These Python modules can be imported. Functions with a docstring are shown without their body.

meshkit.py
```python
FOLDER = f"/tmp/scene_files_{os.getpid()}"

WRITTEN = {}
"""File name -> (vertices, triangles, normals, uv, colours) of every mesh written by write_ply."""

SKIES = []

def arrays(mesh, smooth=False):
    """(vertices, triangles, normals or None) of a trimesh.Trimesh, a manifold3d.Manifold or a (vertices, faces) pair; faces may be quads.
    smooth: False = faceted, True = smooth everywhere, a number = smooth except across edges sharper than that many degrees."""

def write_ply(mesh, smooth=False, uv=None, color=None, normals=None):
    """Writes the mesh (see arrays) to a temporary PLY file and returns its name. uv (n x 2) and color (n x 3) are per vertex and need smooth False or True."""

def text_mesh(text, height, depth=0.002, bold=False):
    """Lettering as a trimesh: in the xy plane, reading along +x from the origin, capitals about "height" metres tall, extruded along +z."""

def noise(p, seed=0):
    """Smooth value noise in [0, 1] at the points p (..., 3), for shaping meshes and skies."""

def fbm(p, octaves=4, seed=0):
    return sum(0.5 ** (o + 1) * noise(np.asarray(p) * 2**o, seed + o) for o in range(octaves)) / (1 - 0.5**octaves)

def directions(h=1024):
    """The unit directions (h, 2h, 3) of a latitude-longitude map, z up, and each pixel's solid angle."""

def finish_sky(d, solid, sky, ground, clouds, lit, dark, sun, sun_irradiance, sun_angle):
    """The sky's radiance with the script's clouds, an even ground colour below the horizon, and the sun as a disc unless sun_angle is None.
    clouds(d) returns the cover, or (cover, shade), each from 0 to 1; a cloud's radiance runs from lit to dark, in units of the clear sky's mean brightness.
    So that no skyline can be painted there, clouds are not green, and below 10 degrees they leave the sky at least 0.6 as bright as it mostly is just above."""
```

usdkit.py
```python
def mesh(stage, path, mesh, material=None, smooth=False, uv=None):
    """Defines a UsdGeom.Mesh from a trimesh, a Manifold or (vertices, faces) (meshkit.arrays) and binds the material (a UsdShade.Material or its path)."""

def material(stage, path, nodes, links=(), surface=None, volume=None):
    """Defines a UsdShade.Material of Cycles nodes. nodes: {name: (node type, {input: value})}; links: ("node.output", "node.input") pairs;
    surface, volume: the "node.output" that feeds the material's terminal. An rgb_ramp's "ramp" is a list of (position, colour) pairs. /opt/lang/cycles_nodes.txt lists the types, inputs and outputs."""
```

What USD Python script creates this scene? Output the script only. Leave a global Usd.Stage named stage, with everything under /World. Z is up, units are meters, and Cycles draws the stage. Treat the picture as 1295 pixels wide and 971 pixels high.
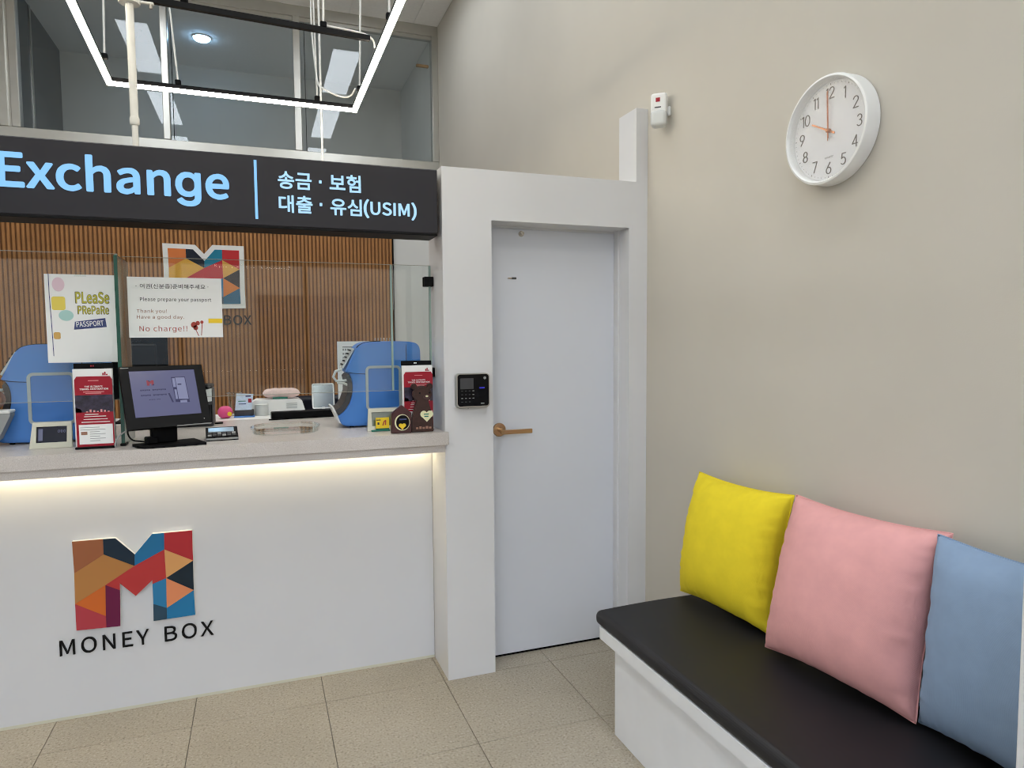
import math, random
import numpy as np, trimesh, usdkit, meshkit
import manifold3d as m3
from shapely import affinity, box as sbox, union_all
from shapely.geometry import Polygon, Point, LineString
from pxr import Usd, UsdGeom, UsdLux, UsdShade, Gf, Sdf, Vt

rng = random.Random(7)
stage = Usd.Stage.CreateInMemory()
UsdGeom.SetStageUpAxis(stage, 'Z'); UsdGeom.SetStageMetersPerUnit(stage, 1.0)
UsdGeom.Xform.Define(stage, '/World'); stage.SetDefaultPrim(stage.GetPrimAtPath('/World'))
UsdGeom.Scope.Define(stage, '/World/Looks')

# ------------------------------------------------------------------ camera
YAW, PITCH, ROLL, FPX = 0.352848446, -0.0655169325, -0.00750377836, 867.254913
cy_, sy_, cp_, sp_, cr_, sr_ = math.cos(YAW), math.sin(YAW), math.cos(PITCH), math.sin(PITCH), math.cos(ROLL), math.sin(ROLL)
fwd = np.array([sy_*cp_, cy_*cp_, sp_]); right = np.array([cy_, -sy_, 0.0]); up = np.cross(right, fwd)
rr = right*cr_ + up*sr_; uu = -right*sr_ + up*cr_
cam = UsdGeom.Camera.Define(stage, '/World/camera')
M = np.eye(4); M[0, :3] = rr; M[1, :3] = uu; M[2, :3] = -fwd; M[3, :3] = (0, 0, 1.48)
cam.AddTransformOp().Set(Gf.Matrix4d(M.tolist()))
cam.CreateHorizontalApertureAttr(36.0); cam.CreateVerticalApertureAttr(36.0*971/1295)
cam.CreateFocalLengthAttr(36.0*FPX/1295); cam.CreateClippingRangeAttr((0.05, 200.0))
EXPOSURE = 0.0
cam.CreateExposureAttr(EXPOSURE)

# ------------------------------------------------------------------ daylight and lamp strengths
SKY = (0.84, 0.89, 1.0); SKY_STRENGTH = 2.0
PANEL_STRENGTH = 12.0       # ceiling panels
LED_STRENGTH = 24.0         # pendant frame
STRIP_STRENGTH = 15.0      # strip under the worktop
SPOT_STRENGTH = 34.0       # lamp in the upper room
dome = UsdLux.DomeLight.Define(stage, '/World/sky')
dome.CreateColorAttr(Gf.Vec3f(*SKY)); dome.CreateIntensityAttr(SKY_STRENGTH)

# ------------------------------------------------------------------ materials
def lin(r, g, b):
    f = lambda c: c/12.92 if c <= 0.04045 else ((c+0.055)/1.055)**2.4
    return tuple(f(v/255.0) for v in (r, g, b))

MATS = {}
def mat(name, col, rough=0.5, metal=0.0, spec=0.5, var=0.0, scale=8.0, detail=3.0, bump=0.0, bscale=60.0, coat=0.0, emit=0.0, ecol=None, trans=0.0, sheen=0.0, rand=0.0, ior=1.5, bdist=0.002):
    n = {'p': ('principled_bsdf', dict(base_color=col, roughness=rough, metallic=metal, specular_ior_level=spec, coat_weight=coat, transmission_weight=trans, sheen_weight=sheen, ior=ior))}
    l = []
    if emit:
        n['p'][1].update(emission_color=ecol or col, emission_strength=emit)
    if var or bump or rand:
        n['tc'] = ('texture_coordinate', {})
    if var:
        n['nz'] = ('noise_texture', dict(scale=scale, detail=detail, roughness=0.6))
        lo = tuple(max(0, c*(1-var)) for c in col); hi = tuple(min(1, c*(1+var)) for c in col)
        n['rp'] = ('rgb_ramp', dict(ramp=[(0.3, lo), (0.7, hi)]))
        l += [('tc.object', 'nz.vector'), ('nz.fac', 'rp.fac'), ('rp.color', 'p.base_color')]
    if bump:
        n['bz'] = ('noise_texture', dict(scale=bscale, detail=4.0, roughness=0.6))
        n['bm'] = ('bump', dict(strength=bump, distance=bdist))
        l += [('tc.object', 'bz.vector'), ('bz.fac', 'bm.height'), ('bm.normal', 'p.normal')]
    MATS[name] = usdkit.material(stage, '/World/Looks/'+name, n, l, surface='p.BSDF')
    return MATS[name]

WALL_CREAM = mat('cream_wall_paint', lin(197, 191, 179), 0.85, var=0.025, scale=1.6, bump=0.12, bscale=220)
WALL_WHITE = mat('white_wall_paint', lin(228, 228, 226), 0.7, var=0.012, scale=2.0, bump=0.05, bscale=200)
LACQUER = mat('white_lacquer', lin(213, 213, 214), 0.38, var=0.01, scale=3.0)
COUNTER_W = mat('white_counter_paint', lin(211, 212, 215), 0.5, var=0.012, scale=3.0)
BENCH_W = mat('white_bench_paint', lin(220, 222, 226), 0.55, var=0.03, scale=6.0)
DOOR_W = mat('door_paint', lin(209, 212, 219), 0.5, var=0.01, scale=3.0)
CEIL = mat('grey_ceiling_board', lin(238, 236, 232), 0.9, var=0.03, scale=40.0, bump=0.2, bscale=150)
UPPER = mat('grey_upper_room_paint', lin(226, 224, 218), 0.9, var=0.03, scale=2.0)
UPPER_D = mat('dark_upper_room_glass', lin(62, 70, 76), 0.12, var=0.1, scale=2.0)
STEEL = mat('brushed_stainless_steel', lin(205, 203, 196), 0.33, metal=1.0, var=0.05, scale=5.0)
BLACKM = mat('black_metal', lin(11, 11, 13), 0.55, spec=0.2)
BLACKP = mat('black_plastic', lin(9, 9, 11), 0.6, spec=0.12)
BLACKS = mat('black_gloss', lin(7, 7, 9), 0.25, spec=0.2)
DARKGREY = mat('dark_grey_plastic', lin(58, 58, 60), 0.5)
GREYP = mat('grey_plastic', lin(150, 152, 150), 0.5)
PALEP = mat('pale_grey_plastic', lin(206, 208, 205), 0.45)
WHITEP = mat('white_plastic', lin(236, 236, 233), 0.4)
BEIGEP = mat('beige_display_plastic', lin(205, 203, 184), 0.5)
SIGN_D = mat('charcoal_sign_sheet', lin(44, 43, 48), 0.6, spec=0.3, var=0.02, scale=3.0)
WOOD = mat('oak_slat', lin(176, 122, 69), 0.6, var=0.14, scale=5.0)
WOOD_B = mat('oak_backing', lin(120, 77, 39), 0.7)
BLUEM = mat('blue_machine_plastic', lin(70, 130, 206), 0.4)
BLUEM2 = mat('blue_machine_side_panel', lin(62, 120, 196), 0.35)
PAPER = mat('white_paper', lin(236, 237, 235), 0.7)
INK = mat('black_ink', lin(45, 45, 48), 0.7)
INK_BR = mat('brown_ink', lin(150, 110, 90), 0.7)
INK_R = mat('red_ink', lin(165, 62, 52), 0.7)
INK_Y = mat('olive_yellow_ink', lin(186, 180, 62), 0.7)
INK_N = mat('navy_ink', lin(62, 72, 120), 0.7)
YELLOWST = mat('yellow_sticker', lin(240, 205, 40), 0.6)
CHROME = mat('satin_nickel', lin(196, 190, 180), 0.3, metal=1.0)
BRASS = mat('antique_brass', lin(190, 160, 124), 0.3, metal=1.0)
COPPER = mat('rose_gold', lin(198, 140, 108), 0.28, metal=1.0)
RED = mat('leaflet_red', lin(156, 24, 42), 0.4, spec=0.3)
LEAF_DARK = mat('leaflet_night_photo', lin(44, 36, 56), 0.4, var=0.8, scale=45.0)
LEAF_PINK = mat('leaflet_pink', lin(220, 150, 150), 0.5)
BROWN = mat('dark_chocolate_foil', lin(58, 34, 28), 0.25, var=0.25, scale=40.0)
BROWN2 = mat('maroon_card', lin(70, 34, 34), 0.4)
CREAMC = mat('cream_label', lin(222, 222, 180), 0.5)
GREENC = mat('green_plastic', lin(30, 110, 92), 0.5)
PINK = mat('pink_plastic', lin(226, 80, 140), 0.4)
PINKPACK = mat('pale_pink_film', lin(236, 205, 200), 0.35, var=0.06, scale=30.0)
CARDB = mat('pale_blue_card', lin(200, 216, 234), 0.5, var=0.1, scale=60)
LEATHER = mat('black_leatherette', lin(27, 27, 31), 0.5, spec=0.35, bump=0.25, bscale=900, bdist=0.0006, var=0.04, scale=20)
CLOCKFACE = mat('clock_face_white', lin(226, 226, 228), 0.5)
CLOCKINK = mat('clock_numeral_grey', lin(92, 84, 80), 0.5)
CABLE_W = mat('white_cable', lin(226, 226, 222), 0.5)
POLE_W = mat('white_painted_pole', lin(224, 222, 214), 0.45)
MIRROR = mat('mirror_silver', lin(170, 172, 168), 0.28, metal=1.0)
LCD = mat('dark_lcd', lin(16, 17, 32), 0.3, spec=0.2)
LCD_O = mat('olive_lcd', lin(92, 98, 68), 0.2)
LCD_B = mat('pale_lcd', lin(170, 190, 205), 0.12)
PAVE = mat('grey_pavement', lin(120, 118, 114), 0.9, var=0.1, scale=4)
FACADE = mat('street_facade', lin(128, 118, 106), 0.9, var=0.15, scale=0.8)
FACADE_G = mat('street_facade_glass', lin(56, 62, 66), 0.15)
GLASS_EDGE = mat('green_glass_edge', lin(40, 84, 70), 0.15)
CLEAR = mat('clear_glass', (0.96, 0.98, 0.97), 0.02, trans=1.0, ior=1.48)
LETTER_B = mat('lit_blue_letter', lin(60, 70, 80), 0.5, emit=1.0, ecol=lin(132, 198, 255))
LETTER_W = mat('lit_white_letter', lin(60, 70, 80), 0.5, emit=1.05, ecol=lin(170, 216, 250))
LED = mat('warm_led_diffuser', lin(255, 246, 225), 0.5, emit=LED_STRENGTH, ecol=(1.0, 0.90, 0.72))
STRIP = mat('warm_led_strip', lin(255, 246, 225), 0.5, emit=STRIP_STRENGTH, ecol=(1.0, 0.85, 0.55))
PANEL = mat('ceiling_panel_diffuser', lin(240, 245, 250), 0.5, emit=PANEL_STRENGTH, ecol=(0.86, 0.93, 1.0))
SPOT = mat('cool_lamp_diffuser', lin(240, 245, 255), 0.5, emit=SPOT_STRENGTH, ecol=(0.35, 0.65, 1.0))
SCREEN = mat('monitor_screen', lin(20, 20, 26), 0.2, emit=1.0, ecol=lin(88, 90, 124))
SCREEN_W = mat('monitor_screen_white', lin(20, 20, 26), 0.2, emit=1.0, ecol=lin(126, 130, 162))
SCREEN_D = mat('monitor_screen_ink', lin(20, 20, 26), 0.2, emit=1.0, ecol=lin(48, 50, 84))
SCREEN_R = mat('monitor_screen_red', lin(20, 20, 26), 0.2, emit=1.0, ecol=lin(130, 44, 60))
LCDBLUE = mat('blue_lcd_glow', lin(10, 10, 20), 0.2, emit=1.0, ecol=lin(46, 44, 170))

def fabric(name, col, sat=0.06):
    n = {'tc': ('texture_coordinate', {}), 'nz': ('noise_texture', dict(scale=14.0, detail=4.0, roughness=0.6)),
         'w1': ('wave_texture', dict(scale=260.0, bands_direction='x', distortion=1.5)), 'w2': ('wave_texture', dict(scale=260.0, bands_direction='y', distortion=1.5)),
         'mx': ('mix_color' if False else 'math', dict(math_type='add')),
         'rp': ('rgb_ramp', dict(ramp=[(0.25, tuple(c*(1-sat) for c in col)), (0.75, tuple(min(1, c*(1+sat)) for c in col))])),
         'bm': ('bump', dict(strength=0.25, distance=0.0008)),
         'p': ('principled_bsdf', dict(base_color=col, roughness=0.9, specular_ior_level=0.2, sheen_weight=0.25, sheen_roughness=0.5, sheen_tint=col))}
    l = [('tc.object', 'nz.vector'), ('tc.object', 'w1.vector'), ('tc.object', 'w2.vector'), ('nz.fac', 'rp.fac'), ('rp.color', 'p.base_color'),
         ('w1.fac', 'mx.value1'), ('w2.fac', 'mx.value2'), ('mx.value', 'bm.height'), ('bm.normal', 'p.normal')]
    return usdkit.material(stage, '/World/Looks/'+name, n, l, surface='p.BSDF')
FAB_Y = fabric('yellow_cotton', lin(230, 208, 48)); FAB_P = fabric('pink_cotton', lin(224, 165, 163)); FAB_B = fabric('blue_grey_cotton', lin(138, 160, 188))

def speckle(name, base, dark, light, scale, rough, rnd=0.0):
    n = {'tc': ('geometry', {}), 'a': ('noise_texture', dict(scale=scale, detail=4.0, roughness=0.7)), 'b': ('noise_texture', dict(scale=2.2, detail=4.0, roughness=0.55)),
         'r1': ('rgb_ramp', dict(ramp=[(0.32, dark), (0.46, base), (0.56, base), (0.70, light)])),
         'r2': ('rgb_ramp', dict(ramp=[(0.3, (0.84, 0.83, 0.81)), (0.7, (1.0, 1.0, 1.0))])),
         'm': ('vector_math', dict(math_type='multiply')), 'p': ('principled_bsdf', dict(roughness=max(rough, 0.012)))}
    l = [('tc.position', 'a.vector'), ('tc.position', 'b.vector'), ('a.fac', 'r1.fac'), ('b.fac', 'r2.fac'), ('r1.color', 'm.vector1'), ('r2.color', 'm.vector2')]
    src = 'm.vector'
    if rnd:
        n.update({'oi': ('object_info', {}), 'r3': ('rgb_ramp', dict(ramp=[(0, (1-rnd,)*3), (1, (1, 1, 1))])), 'm2': ('vector_math', dict(math_type='multiply'))})
        l += [('oi.random', 'r3.fac'), ('m.vector', 'm2.vector1'), ('r3.color', 'm2.vector2')]; src = 'm2.vector'
    l.append((src, 'p.base_color'))
    return usdkit.material(stage, '/World/Looks/'+name, n, l, surface='p.BSDF')
TILE = speckle('beige_floor_tile', lin(172, 163, 147), lin(112, 102, 86), lin(206, 198, 184), 115.0, 0.55, 0.05)
TOPSTONE = speckle('speckled_quartz_top', lin(208, 201, 196), lin(178, 170, 166), lin(230, 226, 223), 260.0, 0.3)

def pane_mat(name, tint, rough=0.0, f0=0.043):
    n = {'f': ('layer_weight', dict(blend=0.5)), 'w': ('math', dict(math_type='power', value2=5.0)), 'a': ('math', dict(math_type='multiply_add', value2=1-f0, value3=f0)),
         't': ('transparent_bsdf', dict(color=tint)), 'g': ('glossy_bsdf', dict(color=(1, 1, 1), roughness=max(rough, 0.012))), 'm': ('mix_closure', {})}
    return usdkit.material(stage, '/World/Looks/'+name, n, [('f.facing', 'w.value1'), ('w.value', 'a.value1'), ('a.value', 'm.fac'), ('t.BSDF', 'm.closure1'), ('g.BSDF', 'm.closure2')], surface='m.closure')
PANE = pane_mat('screen_glass', (0.965, 0.985, 0.975)); PANE_T = pane_mat('transom_glass', (0.93, 0.94, 0.94), f0=0.024); PANE_C = pane_mat('clock_glass', (0.99, 0.99, 0.99), rough=0.30, f0=0.030); PANE_G = pane_mat('green_glass', (0.72, 0.86, 0.78), rough=0.25, f0=0.30); PANE_F = pane_mat('shopfront_glass', (0.97, 0.98, 0.98))

# ------------------------------------------------------------------ object helpers
NAMES = {}
BASE = {}
def numbered(parent, name):
    k = (parent, name); n = NAMES.get(k, 0); NAMES[k] = n+1
    return f'{parent}/{name}' if n == 0 else f'{parent}/{name}_{n:03d}'
def tag(p, label=None, cat=None, group=None, kind=None):
    p = p.GetPrim()
    for k, v in (('label', label), ('category', cat), ('group', group), ('kind', kind)):
        if v: p.SetCustomDataByKey(k, v)
    return p
def thing(name, label, cat, base=(0, 0, 0), group=None, kind=None, mtx=None):
    path = numbered('/World', name); x = UsdGeom.Xform.Define(stage, path)
    if mtx is not None:
        x.AddTransformOp().Set(Gf.Matrix4d(np.asarray(mtx, float).T.tolist())); BASE[path] = np.zeros(3)
    else:
        x.AddTranslateOp().Set(Gf.Vec3d(*map(float, base))); BASE[path] = np.asarray(base, float)
    return tag(x, label, cat, group, kind)
def obj(name, mesh, m, parent=None, label=None, smooth=False, cat=None, group=None, kind=None):
    """One mesh in world coordinates (local ones under a thing given by a matrix)."""
    pp = '/World' if parent is None else str(parent.GetPath())
    path = numbered(pp, name)
    v, f, n = meshkit.arrays(mesh, smooth)
    top = '/'.join(pp.split('/')[:3])
    off = BASE.get(top, np.zeros(3)) if parent is not None else np.zeros(3)
    if parent is None:
        off = np.array([(v[:, 0].min()+v[:, 0].max())/2, (v[:, 1].min()+v[:, 1].max())/2, v[:, 2].min()])
    g = usdkit.mesh(stage, path, (v-off, f), m, smooth=False)
    if n is not None:
        g.CreateNormalsAttr(Vt.Vec3fArray.FromNumpy(n.astype(np.float32))); g.SetNormalsInterpolation('vertex')
    if parent is None:
        UsdGeom.Xformable(g).AddTranslateOp().Set(Gf.Vec3d(*map(float, off)))
    return tag(g, label, cat, group, kind)
def copy_of(src, label, delta, group=None):
    path = numbered('/World', src.GetName().rstrip('0123456789_')); x = UsdGeom.Xform.Define(stage, path)
    x.GetPrim().GetReferences().AddInternalReference(src.GetPath())
    b = BASE[str(src.GetPath())]+np.asarray(delta, float)
    x.ClearXformOpOrder(); x.AddTranslateOp().Set(Gf.Vec3d(*map(float, b)))
    x.GetPrim().SetInstanceable(True)
    return tag(x, label, src.GetCustomDataByKey('category'), group)

# ------------------------------------------------------------------ shapes
def cat(*ms): return trimesh.util.concatenate([m for m in ms])
def bx(x0, x1, y0, y1, z0, z1, b=0.0):
    if b <= 0:
        m = trimesh.creation.box([x1-x0, y1-y0, z1-z0]); m.apply_translation([(x0+x1)/2, (y0+y1)/2, (z0+z1)/2]); return m
    b = min(b, (x1-x0)/2.01, (y1-y0)/2.01, (z1-z0)/2.01); P = []
    for X, sx in ((x0, 1), (x1, -1)):
        for Y, sy in ((y0, 1), (y1, -1)):
            for Z, sz in ((z0, 1), (z1, -1)):
                P += [(X, Y+sy*b, Z+sz*b), (X+sx*b, Y, Z+sz*b), (X+sx*b, Y+sy*b, Z)]
    return trimesh.convex.convex_hull(np.array(P))
def rbx(x0, x1, y0, y1, z0, z1, r, n=16):
    s = m3.Manifold.sphere(r, n); hs = [s.translate((X, Y, Z)) for X in (x0+r, x1-r) for Y in (y0+r, y1-r) for Z in (z0+r, z1-r)]
    mm = m3.Manifold.batch_hull(hs).to_mesh(); return trimesh.Trimesh(mm.vert_properties[:, :3], mm.tri_verts)
def geoms(g): return [p for p in getattr(g, 'geoms', [g]) if p.geom_type == 'Polygon' and p.area > 1e-10]
def ext(poly, d): return cat(*[trimesh.creation.extrude_polygon(p, d, engine='earcut') for p in geoms(poly)])
FRONT = np.array([[1, 0, 0], [0, 0, -1], [0, 1, 0.]])     # drawn as seen from the street side (looking along +y)
SIDE = np.array([[0, 0, -1], [-1, 0, 0], [0, 1, 0.]])     # drawn as seen looking along +x
FLAT = np.eye(3)
def put(mesh, R, t):
    T = np.eye(4); T[:3, :3] = R; T[:3, 3] = t; mesh = mesh.copy(); mesh.apply_transform(T); return mesh
def front(poly, y, d):    # poly in (x, z); front face at y-d, back at y
    return put(ext(poly, d), FRONT, (0, y, 0))
def side(poly, x, d):     # poly in (-y, z); front face at x-d
    return put(ext(poly, d), SIDE, (x, 0, 0))
def flat(poly, z, d): return put(ext(poly, d), FLAT, (0, 0, z))
def soft(poly, d, b, steps=3):
    """Extrusion from 0 to d whose two rims are rounded off by b."""
    out = [put(ext(poly, d-2*b), FLAT, (0, 0, b))]
    hs = m3.Manifold()
    parts = []
    for k in range(steps):
        a0, a1 = math.pi/2*k/steps, math.pi/2*(k+1)/steps
        inset = b*(1-math.cos(a1)); z0, z1 = b*(1-math.sin(a1)), b*(1-math.sin(a0))
        g = poly.buffer(-inset)
        parts += [put(ext(g, z1-z0), FLAT, (0, 0, z0)), put(ext(g, z1-z0), FLAT, (0, 0, d-z1))]
    return cat(out[0], *parts)
def rrect(x0, x1, z0, z1, r, n=6): return sbox(x0+r, z0+r, x1-r, z1-r).buffer(r, quad_segs=n) if r > 0 else sbox(x0, z0, x1, z1)
def cyl(p, q, r, n=20, r2=None):
    p, q = np.asarray(p, float), np.asarray(q, float); h = np.linalg.norm(q-p); r2 = r if r2 is None else r2
    m = trimesh.creation.revolve(np.array([(0, 0), (r, 0), (r2, h), (0, h)]), sections=n)
    return m.apply_transform(trimesh.geometry.align_vectors([0, 0, 1], (q-p)/h)).apply_translation(p)
def lathe(prof, origin, axis=(0, 0, 1), n=32):
    m = trimesh.creation.revolve(np.array(prof, float), sections=n)
    return m.apply_transform(trimesh.geometry.align_vectors([0, 0, 1], axis)).apply_translation(origin)
def tube(pts, r, n=8):
    pts = np.asarray(pts, float); V, F = [], []
    t = np.gradient(pts, axis=0); t /= np.linalg.norm(t, axis=1, keepdims=True)
    ref = np.array([0.3, 0.9, 0.31]); ref = ref if abs(ref@t[0]) < 0.9 else np.array([1., 0, 0])
    for i in range(len(pts)):
        a = np.cross(t[i], ref); a /= np.linalg.norm(a); b = np.cross(t[i], a)
        for k in range(n):
            w = 2*math.pi*k/n; V.append(pts[i]+r*(math.cos(w)*a+math.sin(w)*b))
    for i in range(len(pts)-1):
        for k in range(n):
            q = [i*n+k, i*n+(k+1) % n, (i+1)*n+(k+1) % n, (i+1)*n+k]; F += [[q[0], q[1], q[2]], [q[0], q[2], q[3]]]
    for s, e in ((0, 1), ((len(pts)-1)*n, -1)):
        for k in range(1, n-1): F.append([s, s+k, s+k+1] if e < 0 else [s, s+k+1, s+k])
    m = trimesh.Trimesh(np.array(V), np.array(F), process=False); m.fix_normals(); return m
def curve(pts, n=24):
    from scipy.interpolate import make_interp_spline
    pts = np.asarray(pts, float); k = min(3, len(pts)-1); u = np.linspace(0, 1, len(pts))
    return make_interp_spline(u, pts, k=k)(np.linspace(0, 1, n))
def ellipse(cx, cy, rx, ry, n=32): return Polygon([(cx+rx*math.cos(2*math.pi*k/n), cy+ry*math.sin(2*math.pi*k/n)) for k in range(n)])

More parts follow.
